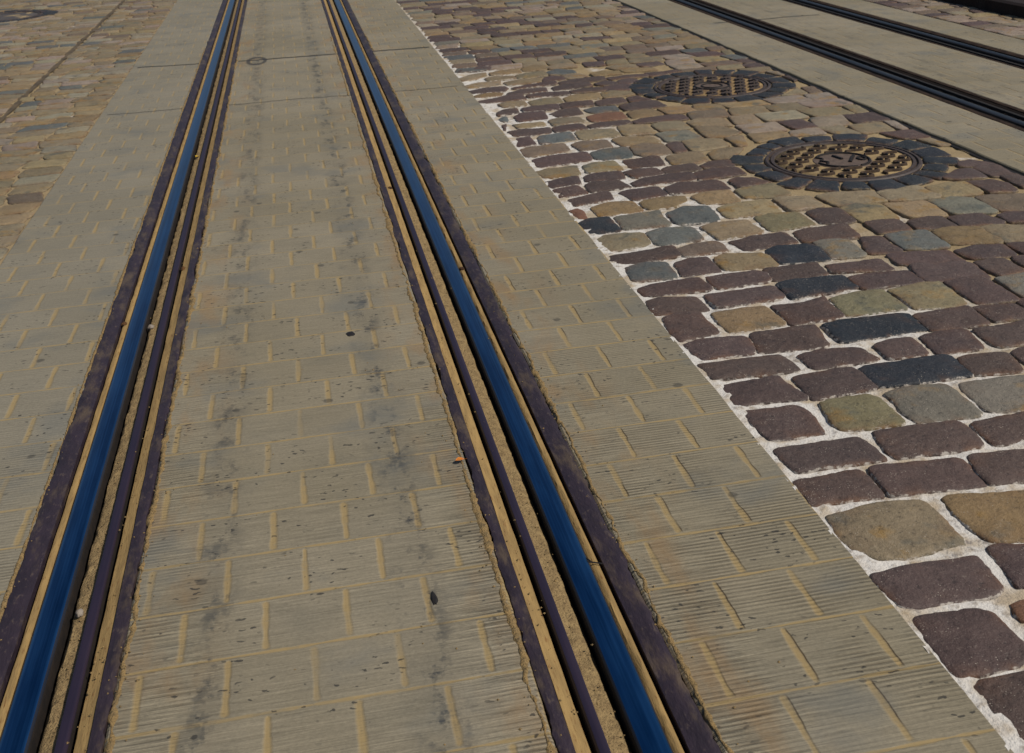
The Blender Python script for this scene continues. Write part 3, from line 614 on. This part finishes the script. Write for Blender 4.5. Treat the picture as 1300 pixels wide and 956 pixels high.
def crumb(x, seed, amp=.010, w=.013, zt=0.0):
    ys = []; y = Y0
    while y < 9.5:
        ys.append(y); y += .008 if 1.2 < y < 5 else .02
    vs = []; fs = []; K = 5
    for y in ys:
        c = x + amp * nz(V3((y * 8, seed, 0))) + .5 * amp * nz(V3((y * 35, seed + 2, 0)))
        q = nz(V3((y * 3.1, seed + 9, 0))); ww = w * max(.10, .62 + 1.25 * q + .8 * nz(V3((y * 26, seed + 4, 0))) + .5 * nz(V3((y * 80, seed + 4, 0))))
        hh = .0026 * (1 + .8 * nz(V3((y * 60, seed + 5, 0)))) * (1 if ww > w * .3 else .3)
        for i, f in enumerate((-1, -.55, 0, .55, 1)):
            vs.append((c + ww * f + .002 * nz(V3((y * 90, seed, i))), y, zt + (-.004, hh * .8, hh, hh * .7, -.004)[i] + .002 * nz(V3((y * 110, seed + 7, i)))))
    for j in range(len(ys) - 1):
        for i in range(K - 1):
            p = j * K + i; fs.append((p, p + 1, p + 1 + K, p + K))
    tag(mesh_obj('mortar_strip', vs, fs, M_CRUMB), kind='structure')
crumb(G1L - .131, 3.0, .003, .006); crumb(G1L + .139, 13.0, .009, .011); crumb(G1R - .141, 23.0, .009, .012); crumb(G1R + .138, 33.0, .009, .010)

# ------------------------------------------------------------------ setts
PAL = {'P': (71, 58, 54), 'K': (34, 38, 43), 'T': (113, 101, 80), 'O': (115, 97, 70), 'B': (80, 82, 79), 'G': (101, 97, 86),
       'V': (105, 98, 73), 'Y': (122, 107, 80), 'M': (96, 83, 70), 'R': (100, 72, 56), 'A': (122, 109, 96), 'S': (122, 114, 96)}
WORD = {'P': 'dark purple-brown', 'K': 'near-black', 'T': 'tan', 'O': 'ochre', 'B': 'blue-grey', 'G': 'grey-green', 'V': 'mossy olive',
        'Y': 'yellowish tan', 'M': 'mid brown', 'R': 'rust-red', 'A': 'pinkish grey', 'S': 'sandy grey'}
def stone_geo(poly, code, seed, res, dome=.0028, lift=0.0, flat=1.0, it=2, jit=1.0, grow=1.03, cut=.13):
    r = random.Random(seed)
    pts = [V3((poly[i], poly[i + 1], 0)) for i in range(0, len(poly), 2)]
    c = sum(pts, V3()) / len(pts)
    pts = [c + (p - c) * grow for p in pts]
    for _ in range(it):
        q = []
        for i, p in enumerate(pts):
            n = pts[(i + 1) % len(pts)]; f = cut
            q += [p.lerp(n, f), p.lerp(n, 1 - f)]
        pts = q
    L = [(pts[(i + 1) % len(pts)] - p).length for i, p in enumerate(pts)]; per = sum(L)
    n = max(12, min(110, int(per / res))); ring = []; i = 0; acc = 0.0
    for k in range(n):
        d = per * k / n
        while acc + L[i] < d: acc += L[i]; i += 1
        ring.append(pts[i].lerp(pts[(i + 1) % len(pts)], (d - acc) / max(L[i], 1e-9)))
    size = min(.09, math.sqrt(per * per / 16) * .5)
    sx, sy = r.uniform(-.022, .022) * flat, r.uniform(-.022, .022) * flat
    col = lin(*PAL[code]); k = r.uniform(.86, 1.16); tint = (r.uniform(.95, 1.05), 1.0, r.uniform(.94, 1.06))
    base = [col[j] * k * tint[j] for j in range(3)]
    prof = [(-.004, -.050, 1.), (-.001, -.016, 1.), (.000, -.0065, 1.), (.0016, -.0022, .92), (.0052, -.0002, .66), (.014, .0012, .28), (None, .6, .04), (None, .28, 0.)]
    vs = []; cs = []; fs = []
    for ri, (d, z, rim) in enumerate(prof):
        for p in ring:
            v = p - c; l = max(v.length, 1e-6)
            if d is None: q = c + v * z * (1 - .017 / max(l, .03)); zz = .0018 + dome * (1 - z * z) * .8
            else:
                e = jit * (.0028 * nz(V3((p.x * 24, p.y * 24, seed * .37))) + .0026 * nz(V3((p.x * 70, p.y * 70, seed * .11))) + .0009 * nz(V3((p.x * 190, p.y * 190, seed * .21))))
                q = p - v / l * min(d + (e if ri else 0), l * .6); zz = z
            if ri > 0:
                zz += (q.x - c.x) * sx + (q.y - c.y) * sy + lift
                zz += .0032 * flat * nz(V3((q.x * 14, q.y * 14, seed * .7))) + (.0013 * flat * nz(V3((q.x * 60, q.y * 60, seed * .3))) if ri > 1 else 0)
            vs.append((q.x, q.y, zz)); cs.append((*base, rim))
    m = len(prof)
    for ri in range(m - 1):
        for k2 in range(n):
            a = ri * n + k2; b = ri * n + (k2 + 1) % n
            fs.append((a, b, b + n, a + n))
    vs.append((c.x, c.y, .0018 + dome * .85 + lift + .002 * nz(V3((c.x * 16, c.y * 16, seed * .7))))); cs.append((*base, 0.))
    for k2 in range(n): fs.append(((m - 1) * n + k2, (m - 1) * n + (k2 + 1) % n, len(vs) - 1))
    return vs, fs, cs, c

def ORD(n):
    w = ['', 'first', 'second', 'third', 'fourth', 'fifth', 'sixth', 'seventh', 'eighth', 'ninth', 'tenth', 'eleventh', 'twelfth', 'thirteenth', 'fourteenth', 'fifteenth', 'sixteenth', 'seventeenth', 'eighteenth', 'nineteenth', 'twentieth']
    return w[n] if n < len(w) else '%dth' % n
def CARD(n):
    w = ['no', 'one', 'two', 'three', 'four', 'five', 'six', 'seven', 'eight', 'nine', 'ten', 'eleven', 'twelve', 'thirteen', 'fourteen', 'fifteen', 'sixteen', 'seventeen', 'eighteen', 'nineteen']
    t = ['', '', 'twenty', 'thirty', 'forty', 'fifty', 'sixty', 'seventy', 'eighty', 'ninety']
    return w[n] if n < 20 else t[n // 10] + ('-' + w[n % 10] if n % 10 else '')

# manhole positions: centre, lid radius, ring of setts (inner, outer)
MH = [(2.332, 4.595, .331, .350, .472), (2.372, 6.380, .333, .352, .478)]
MHL = (-2.93, 12.75, .36, .375, .50)

def clear_ring(poly, rings):
    """push the corners of a sett out of the ring of setts round a cover; None when it lies inside"""
    q = list(poly); n = len(q) // 2
    cx = sum(q[0::2]) / n; cy = sum(q[1::2]) / n
    for (mx, my, _, _, ro) in rings:
        if math.hypot(cx - mx, cy - my) < ro - .005: return None
        for i in range(n):
            dx, dy = q[2 * i] - mx, q[2 * i + 1] - my; d = math.hypot(dx, dy)
            if d < ro + .012:
                q[2 * i] = mx + dx / d * (ro + .012); q[2 * i + 1] = my + dy / d * (ro + .012)
    return q

# camera model, used only to decide which setts are the largest in view
F, YAW, PIT, ROL = 1429.78, 0.16896049, 0.41688834, -0.05471994
fw = V3((math.sin(YAW) * math.cos(PIT), math.cos(YAW) * math.cos(PIT), -math.sin(PIT)))
r0 = V3((math.cos(YAW), -math.sin(YAW), 0)); u0 = r0.cross(fw)
rt = r0 * math.cos(ROL) + u0 * math.sin(ROL); up = u0 * math.cos(ROL) - r0 * math.sin(ROL)
def seen(x, y):
    d = V3((x, y, 0)) - V3((0, 0, S)); z = d.dot(fw)
    if z < .2: return 0
    px = 650 + F * d.dot(rt) / z; py = 433.5 - F * d.dot(up) / z
    return F * F * S / z ** 3 if (-6 < px < 1306 and -4 < py < 960) else 0

cand = []      # (size in view, poly, code, label, group, res, kwargs)
ROWY = {}
maxx = {}
count = {}
for r, code, pl in STONES:
    n = len(pl) // 2; ROWY.setdefault(r, []).append(sum(pl[1::2]) / n)
GR = 'cobblestones between the two tram tracks'
for r, code, pl in STONES:
    if r == 22 and pl[1] < 5.6 and pl[0] > 2.0: continue
    if r == 23 and pl[0] > 1.95 and pl[1] < 5.8: continue
    if r == 24 and sum(pl[1::2]) / (len(pl) // 2) < 5.92: continue
    q = clear_ring(pl, MH)
    if q is None: continue
    if r == 32 and sum(pl[0::2]) / (len(pl) // 2) > 1.85: continue
    k = count[r] = count.get(r, 0) + 1
    maxx[r] = max(maxx.get(r, 0), max(pl[0::2]))
    pos = ORD(k) + ' from near concrete edge'
    w = WORD[code]
    if r == 0: lab = ('big %s cobblestone %s, in the lowest tan row' % (w, pos)) if k > 1 else 'biggest tan cobblestone, white mortar round it, touching the near concrete edge'
    elif r > 0: lab = '%s cobblestone, %s, %s row%s above biggest tan stone' % (w, pos, CARD(r), 's' if r > 1 else '')
    else: lab = '%s cobblestone, %s, %s row%s below biggest tan stone' % (w, pos, CARD(-r), 's' if r < -1 else '')
    n = len(q) // 2
    a = .5 * abs(sum(q[2 * i] * q[(2 * i + 3) % (2 * n)] - q[(2 * i + 2) % (2 * n)] * q[2 * i + 1] for i in range(n)))
    cx, cy = sum(q[0::2]) / n, sum(q[1::2]) / n
    cand.append([max(seen(cx, cy), 1) * a * 1e3, q, code, lab, GR, .0075 if cy < 3.2 else (.010 if cy < 4.6 else .014), dict(grow=1.085 if cy < 2.2 else 1.095, cut=.12 if cy < 2.7 else .085)])
rowy = {r: sorted(v)[len(v) // 2] for r, v in ROWY.items()}
rowy[-2] = 1.485; rowy[22] = 5.69; rowy[23] = 5.86; rowy[24] = 6.03
for r in range(31, 33): rowy[r] = rowy[30] + (r - 30) * .185
for r in range(33, 240): rowy[r] = rowy[r - 1] + .168
for r in range(-3, -12, -1): rowy[r] = rowy[r + 1] - .172

def quad(x0, x1, ya, yb, rr, j=.008):
    u = lambda a: rr.uniform(-a, a)
    s = u(.02)
    m = (x0 + x1) / 2
    return [x0 + u(j) + s, ya + u(j), m + u(j), ya + u(j * .7), x1 + u(j) + s, ya + u(j), x1 + u(j) - s, yb + u(j), m + u(j), yb + u(j * .7), x0 + u(j) - s, yb + u(j)]

MIXR = 'PPPPTTTTTTOOYYMMGBAAS'
rr = random.Random(11)
for r in sorted(rowy):
    y = rowy[r]; lo = rowy.get(r - 1, y - .17); hi = rowy.get(r + 1, y + .17)
    ya, yb = (lo + y) / 2 + .005, (y + hi) / 2 - .005
    if y > 15: break
    x = max(1.008, maxx[r] + .018) if r in maxx and r != 32 else (1.85 if r == 32 else 1.008)
    slots = []; top = 2.888
    while x < top - .05:
        w = rr.uniform(.14, .25)
        if x + w > top - .07: w = top - x
        slots.append((x, x + w)); x += w + rr.uniform(.006, .013)
    for k, (a, b) in enumerate(slots):
        code = rr.choice(MIXR)
        if y < 3.9: code = rr.choice('PPPPPPTTYGMK')
        if y < 1.42: code = rr.choice('PPPTPM')
        q = clear_ring(quad(a, b, ya, yb, rr), MH)
        if q is None: continue
        cx, cy = (a + b) / 2, y; sz = seen(cx, cy) * (b - a) * (yb - ya) * 1e3
        frm = ORD(len(slots) - k) + ' from far concrete edge'
        rl = '%s row%s above' % (CARD(r), 's' if r > 1 else '') if r > 0 else ('level with' if r == 0 else '%s rows below' % CARD(-r))
        cand.append([sz, q, code, '%s cobblestone, %s, %s biggest tan stone' % (WORD[code], frm, rl), GR, .016 if y < 7 else .024, dict(cut=.09)])

# paving on the left, flatter and sandier; a tar-filled joint runs along it
MIXL = 'TTTTTYYYOSSAATBM'
y = -0.6; row = 0; first = None
while y < 15.5:
    h = rr.uniform(.145, .175); x = X_E1L - .012; k = 0
    while x > -5.4:
        w = rr.uniform(.13, .25)
        if x > -1.80 and x - w < -1.74: w = max(.1, x + 1.795)
        if -1.86 < x <= -1.79: x = -1.845
        q = quad(x - w, x, y + .007, y + h - .007, rr, .007)
        k += 1; code = rr.choice(MIXL); sz = seen(x - w / 2, y + h / 2) * w * h * 1e3
        if sz > 0 and first is None: first = row
        q2 = clear_ring(q, [MHL])
        if q2: cand.append([sz, q2, code, '%s worn cobblestone, %s from left concrete edge, %s row above left paving tip' % (WORD[code], ORD(k), ORD(row - (first if first is not None else row) + 1)),
                     'worn cobblestones left of the near track', .016 if y < 7 else .026, dict(dome=.0025, lift=-.004, flat=.8, jit=1.6, cut=.10)])
        x -= w + rr.uniform(.008, .018)
    y += h; row += 1
# narrow band beyond the far track
y = 2.0; row = 0
while y < 13:
    h = rr.uniform(.15, .18); x = X_E2R + .02; k = 0
    while x < 5.2:
        w = min(rr.uniform(.15, .24), 5.27 - x); q = quad(x, x + w, y + .007, y + h - .007, rr, .007); k += 1
        code = rr.choice('TAAMPSY'); sz = seen(x + w / 2, y + h / 2) * w * h * 1e3
        cand.append([sz * .0001, q, code, '', '', .024, dict(lift=.006)])
        x += w + rr.uniform(.01, .02)
    y += h; row += 1

cand.sort(key=lambda c: -c[0])
stuffv, stufff, stuffc = [], [], []
for i, (sz, q, code, lab, grp, res, kw) in enumerate(cand):
    big = i < 296 and sz > 0
    vs, fs, cs, c = stone_geo(q, code, i * 1.37 + 3, res if big else max(res, .026), **kw)
    if big:
        vs = [(v[0] - c.x, v[1] - c.y, v[2]) for v in vs]
        o = mesh_obj('cobblestone', vs, fs, M_STONE, cols=cs); o.location = (c.x, c.y, 0)
        tag(o, lab, 'cobblestone', grp)
    else:
        b = len(stuffv); stuffv += vs; stuffc += cs; stufff += [tuple(b + k for k in f) for f in fs]
o = mesh_obj('cobblestones', stuffv, stufff, M_STONE, cols=stuffc)
tag(o, 'small tan and grey cobblestones paving the distance on both sides of the tracks', 'cobblestones', None, 'stuff')

# ------------------------------------------------------------------ manhole covers
def ring_mesh(r0, r1, prof, n=96):
    """lathe: prof = [(radius, z)...]"""
    vs = []; fs = []; K = len(prof)
    for i in range(n):
        a = 2 * math.pi * i / n
        vs += [(r * math.cos(a), r * math.sin(a), z) for r, z in prof]
    for i in range(n):
        for k in range(K - 1):
            p = i * K + k; q = ((i + 1) % n) * K + k; fs.append((p, q, q + 1, p + 1))
    return vs, fs

def bar(path, w, h, z0, vs, fs):
    """a low cast rib with sloped sides along a plan polyline"""
    b = len(vs); n = len(path)
    for i, p in enumerate(path):
        a = path[max(0, i - 1)]; c = path[min(n - 1, i + 1)]
        t = V3((c[0] - a[0], c[1] - a[1], 0)); t.normalize(); s = V3((-t.y, t.x, 0))
        for f, z in ((-1, z0), (-.55, z0 + h), (.55, z0 + h), (1, z0)):
            vs.append((p[0] + s.x * w * .5 * f, p[1] + s.y * w * .5 * f, z))
    for i in range(n - 1):
        for k in range(3):
            p = b + i * 4 + k; fs.append((p, p + 4, p + 5, p + 1))
    fs.append((b, b + 1, b + 2, b + 3)); e = b + (n - 1) * 4; fs.append((e + 3, e + 2, e + 1, e))

def bez(pts, n=5):
    """Catmull-Rom through plan points"""
    out = []
    for i in range(len(pts) - 1):
        p0 = pts[max(0, i - 1)]; p1 = pts[i]; p2 = pts[i + 1]; p3 = pts[min(len(pts) - 1, i + 2)]
        for k in range(n):
            t = k / n
            out.append(tuple(.5 * (2 * p1[j] + (p2[j] - p0[j]) * t + (2 * p0[j] - 5 * p1[j] + 4 * p2[j] - p3[j]) * t * t + (3 * p1[j] - p0[j] - 3 * p2[j] + p3[j]) * t ** 3) for j in (0, 1)))
    out.append(pts[-1]); return out

def manhole(mx, my, R, label, tilt, plain=False, emblem=True, zz=0.0):
    root = empty('manhole_cover', (mx, my, zz), tilt); tag(root, label, 'manhole cover', 'round manhole covers set in the cobbles')
    vs, fs = ring_mesh(0, 0, [(R + .012, -.06), (R + .010, -.004), (R + .004, .001), (R - .006, .001), (R - .009, -.010), (R - .014, -.010), (R - .017, .0005), (R - .030, .0005), (R - .034, -.006)])
    o = mesh_obj('frame', vs, fs, M_IRON, root); o.data.set_sharp_from_angle(angle=math.radians(35))
    vs, fs = ring_mesh(0, 0, [(R - .034, -.03), (R - .034, -.0065), (R * .6, -.0062), (R * .25, -.006), (.002, -.006)])
    fs.append(tuple(i * 5 + 4 for i in range(96)))
    lid = mesh_obj('lid', vs, fs, M_PLATE if plain else (M_LIDSAND if emblem else M_LIDSAND2), root)
    vs, fs, fm = [], [], []
    px, py = .098, .072; Ri = R - .040; rc = .128 if emblem else .11
    for j in range(-5, 6):
        for i in range(-5, 6):
            x = (i + (.5 if j % 2 else 0)) * px; yy = j * py
            path = [(x - .034, yy - .040), (x - .042, yy - .014), (x - .014, yy + .002), (x + .022, yy + .004), (x + .046, yy + .016), (x + .038, yy + .040)]
            path = [p for p in bez(path, 4) if math.hypot(*p) < Ri and math.hypot(*p) > rc + .010]
            if len(path) > 6: bar(path, .0125, .0115, -.0068, vs, fs)
            fm += [0] * (len(fs) - len(fm))
            kx, ky = x - .034, yy - .042
            if rc + .02 < math.hypot(kx, ky) < Ri - .012:
                b = len(vs)
                for f, z in ((1, -.007), (.7, .007), (.25, .0085)):
                    for k in range(8): vs.append((kx + .0095 * f * math.cos(k * .7854), ky + .014 * f * math.sin(k * .7854), z))
                for q in range(2):
                    for k in range(8): fs.append((b + q * 8 + k, b + q * 8 + (k + 1) % 8, b + q * 8 + 8 + (k + 1) % 8, b + q * 8 + 8 + k))
                fs.append(tuple(b + 16 + k for k in range(8)))
                fm += [1] * (len(fs) - len(fm))
    if not plain: mesh_obj('rib_pattern', vs, fs, [M_RIB if emblem else M_IRON, M_KNOB], lid, smooth=False, fmat=fm)
    if not plain:
        vs, fs = ring_mesh(0, 0, [(rc + .004, -.008), (rc, -.0035), (rc * .5, -.003), (.002, -.003)], 64); fs.append(tuple(i * 4 + 3 for i in range(64)))
        nb = len(fs)
        A = lambda a0, a1, r, sx=1., sy=1., n=22: [(r * sx * math.cos(math.radians(a0 + (a1 - a0) * i / n)), r * sy * math.sin(math.radians(a0 + (a1 - a0) * i / n))) for i in range(n + 1)]
        if emblem:
            bar(A(150, -65, rc * .93), .012, .007, -.0035, vs, fs)
            bar(A(-165, -75, rc * .93), .012, .007, -.0035, vs, fs)
        else:
            bar(A(0, 360, rc * .93, 1, 1, 40), .012, .007, -.0035, vs, fs); bar(A(0, 360, rc * .55, 1, 1, 30), .010, .006, -.0035, vs, fs)
        if emblem:
            bar([(-.022, .072), (.002, .010)], .017, .008, -.0035, vs, fs)
            bar([(.070, .062), (.022, -.040)], .017, .008, -.0035, vs, fs)
            bar([(a[0] + .088, a[1] + .004) for a in A(0, 340, .017, 1.1, 1.4, 12)], .010, .007, -.0035, vs, fs)
            bar(bez([(-.105, .055), (-.080, .030), (-.098, .000), (-.072, -.030), (-.088, -.055)], 4), .010, .007, -.0035, vs, fs)
        mesh_obj('emblem', vs, fs, [M_EMB, M_KNOB], lid, smooth=False, fmat=[0] * nb + [1] * (len(fs) - nb))
    return root
manhole(*MH[0][:3], 'nearer cast iron manhole cover, sandy wavy ribs round a raised emblem', math.radians(-8))
manhole(*MH[1][:3], 'farther cast iron manhole cover with sandy wavy ribs, near the far track', math.radians(14), emblem=False)
manhole(*MHL[:3], 'plain grey manhole cover at the top left, cut off by the photo edge', 0, True, False, -.003)

def ring_setts(mx, my, ri, ro, n, which, seed, zz=0.0):
    r = random.Random(seed); a = r.uniform(0, .2); cuts = []
    ws = [r.uniform(.8, 1.25) for _ in range(n)]; t = sum(ws)
    for k, w in enumerate(ws):
        da = 2 * math.pi * w / t; g = .016
        a0, a1 = a + g, a + da - g; o_ = ro + r.uniform(-.035, .03)
        poly = []
        for f in (0, .5, 1): poly += [mx + ri * math.cos(a0 + (a1 - a0) * f), my + ri * math.sin(a0 + (a1 - a0) * f)]
        poly = poly[:]
        out = []
        for f in (1, .5, 0): out += [mx + o_ * math.cos(a0 + (a1 - a0) * f), my + o_ * math.sin(a0 + (a1 - a0) * f)]
        full = poly + out
        # orientation: make counter-clockwise
        m = len(full) // 2
        if sum(full[2 * i] * full[(2 * i + 3) % (2 * m)] - full[(2 * i + 2) % (2 * m)] * full[2 * i + 1] for i in range(m)) < 0:
            full = [c for i in range(m - 1, -1, -1) for c in full[2 * i:2 * i + 2]]
        vs, fs, cs, c = stone_geo(full, 'K', seed * 50 + k, .013, dome=.002, it=1)
        vs = [(v[0] - c.x, v[1] - c.y, v[2]) for v in vs]
        o = mesh_obj('edging_sett', vs, fs, M_STONE, cols=cs); o.location = (c.x, c.y, zz)
        am = (a0 + a1) / 2; mins = round(((math.pi / 2 - am) / (2 * math.pi) * 60) % 60) % 60
        tag(o, 'blue-black sett ringing the %s, at its %s-minute clock position' % (which, CARD(mins) if mins else 'zero'), 'edging sett', 'blue-black setts ringing the %s' % which)
        a += da
ring_setts(MH[0][0], MH[0][1], MH[0][3], MH[0][4], 19, 'nearer manhole cover', 5)
ring_setts(MH[1][0], MH[1][1], MH[1][3], MH[1][4], 18, 'farther manhole cover', 6)
ring_setts(MHL[0], MHL[1], MHL[3], MHL[4], 18, 'top left manhole cover', 8, -.003)

# ------------------------------------------------------------------ joints, raised strip
def ribbon(name, pts, w, z, mat, seed, kind='structure', jit=.5):
    vs = []; fs = []
    for i, (x, y) in enumerate(pts):
        a = pts[max(0, i - 1)]; c = pts[min(len(pts) - 1, i + 1)]
        t = V3((c[0] - a[0], c[1] - a[1], 0)); t.normalize(); s = V3((-t.y, t.x, 0))
        ww = w * (1 + jit * nz(V3((i * .23, seed, 0))) + jit * nz(V3((i * .9, seed + 4, 0))))
        ww = max(ww, w * .1)
        vs += [(x - s.x * ww / 2, y - s.y * ww / 2, z), (x + s.x * ww / 2, y + s.y * ww / 2, z)]
    for i in range(len(pts) - 1): fs.append((2 * i, 2 * i + 2, 2 * i + 3, 2 * i + 1))
    o = mesh_obj(name, vs, fs, mat)
    return tag(o, kind=kind) if kind else o
ribbon('tar_or_shade_joint', [(-1.822 + .012 * nz(V3((k * .11, 2, 0))), 2 + k * .08) for k in range(170)], .036, -.0015, M_TAR, 3.0, jit=1.1)
ribbon('tar_or_shade_joint', [(2.902 + .006 * nz(V3((k * .2, 7, 0))), .5 + k * .06) for k in range(200)], .020, -.0045, M_BLACK, 9.0, jit=.9)  # black ribbon paints the shaded gap along the raised far slab

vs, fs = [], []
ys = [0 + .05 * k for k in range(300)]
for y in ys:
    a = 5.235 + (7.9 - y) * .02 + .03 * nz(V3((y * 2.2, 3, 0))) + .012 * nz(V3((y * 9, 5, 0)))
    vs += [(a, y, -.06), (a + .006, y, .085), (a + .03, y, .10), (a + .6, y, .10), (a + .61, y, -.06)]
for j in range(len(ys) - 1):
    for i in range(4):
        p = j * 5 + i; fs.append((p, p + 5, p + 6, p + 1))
rs_obj = mesh_obj('raised_strip', vs, fs, M_RSTRIP, smooth=False)  # low dark brown strip, not identified as any known part
tag(rs_obj, 'dark brown raised strip beyond the far track at the top right corner', 'raised_strip')

# ------------------------------------------------------------------ litter
def leaf(x, y, z, s, rz, mat, label):
    prof = [(0, .0), (.25, .22), (.5, .30), (.75, .2), (1, .0)]
    vs = []; fs = []
    for i, (t, w) in enumerate(prof):
        c = .12 * math.sin(t * 3.1)
        for f in (-1, 0, 1): vs.append(((t - .5) * s, f * w * s, (c + .1 * abs(f)) * s))
    for i in range(4):
        for k in range(2):
            p = i * 3 + k; fs.append((p, p + 3, p + 4, p + 1))
    b = len(vs); vs += [(.5 * s, -.012 * s, .02 * s), (.5 * s, .012 * s, .02 * s), (.82 * s, .03 * s, .06 * s), (.82 * s, .055 * s, .06 * s)]; fs.append((b, b + 2, b + 3, b + 1))
    o = mesh_obj('fallen_leaf', vs, fs, mat); o.location = (x, y, z); o.rotation_euler = (.1, .15, rz); tag(o, label, 'leaf')
leaf(-.576, 5.85, -.012, .036, 1.2, M_LEAFY, 'small yellow leaf lying in the groove of the left near rail')
leaf(.262, 2.385, .006, .026, .4, M_LEAFO, 'small orange leaf on crumbled mortar beside the right near rail')

def lump(name, x, y, z, sx, sy, sz, mat, label, cat, seed):
    bm = bmesh.new(); bmesh.ops.create_icosphere(bm, subdivisions=3, radius=1)
    for v in bm.verts:
        k = 1 + .35 * nz(v.co * 1.6 + V3((seed, 0, 0))) + .12 * nz(v.co * 5 + V3((seed, 3, 0)))
        v.co = V3((v.co.x * sx * k, v.co.y * sy * k, max(v.co.z, -.4) * sz * k))
    me = bpy.data.meshes.new(name); bm.to_mesh(me); bm.free(); me.materials.append(mat)
    me.polygons.foreach_set('use_smooth', [True] * len(me.polygons))
    o = bpy.data.objects.new(name, me); link(o); o.location = (x, y, z); tag(o, label, cat)
lump('pebble', -.578, 2.015, -.012, .008, .011, .007, M_PEB, 'pale round pebble low in the groove of the left near rail', 'pebble', 1)
lump('pebble', -.586, 3.56, -.013, .010, .013, .007, M_PEB, 'grey pebble in the left near rail groove, farther up than the pale one', 'pebble', 4)
lump('tar_lump', .131, 1.862, .000, .0065, .022, .003, M_BLACK, 'black tar lump pressed into a sandy joint near the photo bottom', 'tar lump', 2)
lump('tar_lump', .049, 3.271, .000, .013, .020, .002, M_BLACK, 'flat black tar blot in the middle of the near track', 'tar lump', 7)
for k, (x, y, lab) in enumerate(((-.674, 3.60, 'rusty dirt clod on the outer sand strip of the left near rail'), (-.522, 4.10, 'brown dirt clod on the inner sand strip of the left near rail'),
                                  (.322, 4.90, 'dark dirt clod on the inner sand strip of the right near rail'), (.474, 3.76, 'dark dirt clod on the outer sand strip of the right near rail'))):
    lump('dirt_clod', x, y, -.007, .009, .016, .006, M_CLOD, lab, 'dirt clod', k + 11)
vs, fs = [], []
for (p, q) in (((-.018, .006), (.016, -.012)), ((-.004, -.001), (-.012, .016))):
    d = V3((q[0] - p[0], q[1] - p[1], 0)).normalized(); s = V3((-d.y, d.x, 0)) * .0013; b = len(vs)
    for e in (p, q):
        for sg, z in ((-1, 0), (0, .003), (1, 0)): vs.append((e[0] + s.x * sg, e[1] + s.y * sg, z))
    fs += [(b, b + 3, b + 4, b + 1), (b + 1, b + 4, b + 5, b + 2)]
tw = mesh_obj('twig', vs, fs, M_BLACK); tw.location = (.472, 1.905, -.003)
tag(tw, 'tiny dark forked twig lying across the edge of the right near rail', 'twig')

# loose grit along the crumbling joints and in the grooves
vs, fs = [], []
for k in range(1500):
    y = 1.2 + 7.5 * rnd.random() ** 1.6
    base, sp, z = rnd.choice(((G1L + .139, .018, .002), (G1R - .139, .018, .002), (G1R + .138, .016, .002), (G1L - .131, .012, .002), (G1L + .030, .010, -.014), (G1R - .030, .010, -.014), (G1R - .088, .012, -.004), (G1L + .088, .012, -.004), (.14, .3, .0005)))
    x = base + rnd.gauss(0, sp); s = rnd.uniform(.0010, .0034); b = len(vs)
    for q in ((1, 0, 0), (0, 1, 0), (-1, 0, 0), (0, -1, 0), (0, 0, .8)): vs.append((x + s * q[0] * rnd.uniform(.6, 1.3), y + s * q[1] * rnd.uniform(.6, 1.3), z + s * q[2]))
    for q in range(4): fs.append((b + q, b + (q + 1) % 4, b + 4))
gr = mesh_obj('grit', vs, fs, M_CRUMB, smooth=False)
tag(gr, 'loose sandy grit strewn along the crumbling joints of the near track', 'grit', None, 'stuff')

# ------------------------------------------------------------------ light, sky, camera
EL, AZ = math.radians(SUN_EL), math.radians(SUN_AZ)      # azimuth measured from +Y towards +X
sd = V3((math.sin(AZ) * math.cos(EL), math.cos(AZ) * math.cos(EL), math.sin(EL)))
L = bpy.data.lights.new('sun', 'SUN'); L.energy = SUN_E; L.angle = math.radians(.53); L.color = (1.0, .93, .82)
lo = link(bpy.data.objects.new('sun', L)); lo.rotation_euler = (-sd).to_track_quat('-Z', 'Y').to_euler(); lo.location = sd * 30
w = bpy.data.worlds.new('World'); scene.world = w; w.use_nodes = True
nt = w.node_tree; bg = nt.nodes['Background']; bg.inputs[1].default_value = SKY
sk = nt.nodes.new('ShaderNodeTexSky'); sk.sky_type = 'NISHITA'; sk.sun_disc = False; sk.sun_elevation = EL; sk.sun_rotation = AZ
nt.links.new(sk.outputs[0], bg.inputs[0])

cam = bpy.data.cameras.new('camera'); co = link(bpy.data.objects.new('camera', cam))
M = mathutils.Matrix((rt, up, -fw)).transposed().to_4x4(); M.translation = V3((0, 0, S)); co.matrix_world = M
cam.sensor_fit = 'HORIZONTAL'; cam.sensor_width = 36; cam.lens = F / 1300 * 36; cam.shift_y = -44.5 / 1300
cam.clip_start = .05; cam.clip_end = 1000
cam.dof.use_dof = True; cam.dof.focus_distance = 2.9; cam.dof.aperture_fstop = 11
scene.camera = co
scene.view_settings.view_transform = 'Standard'; scene.view_settings.look = 'None'; scene.view_settings.exposure = 0
scene.cycles.use_denoising = True
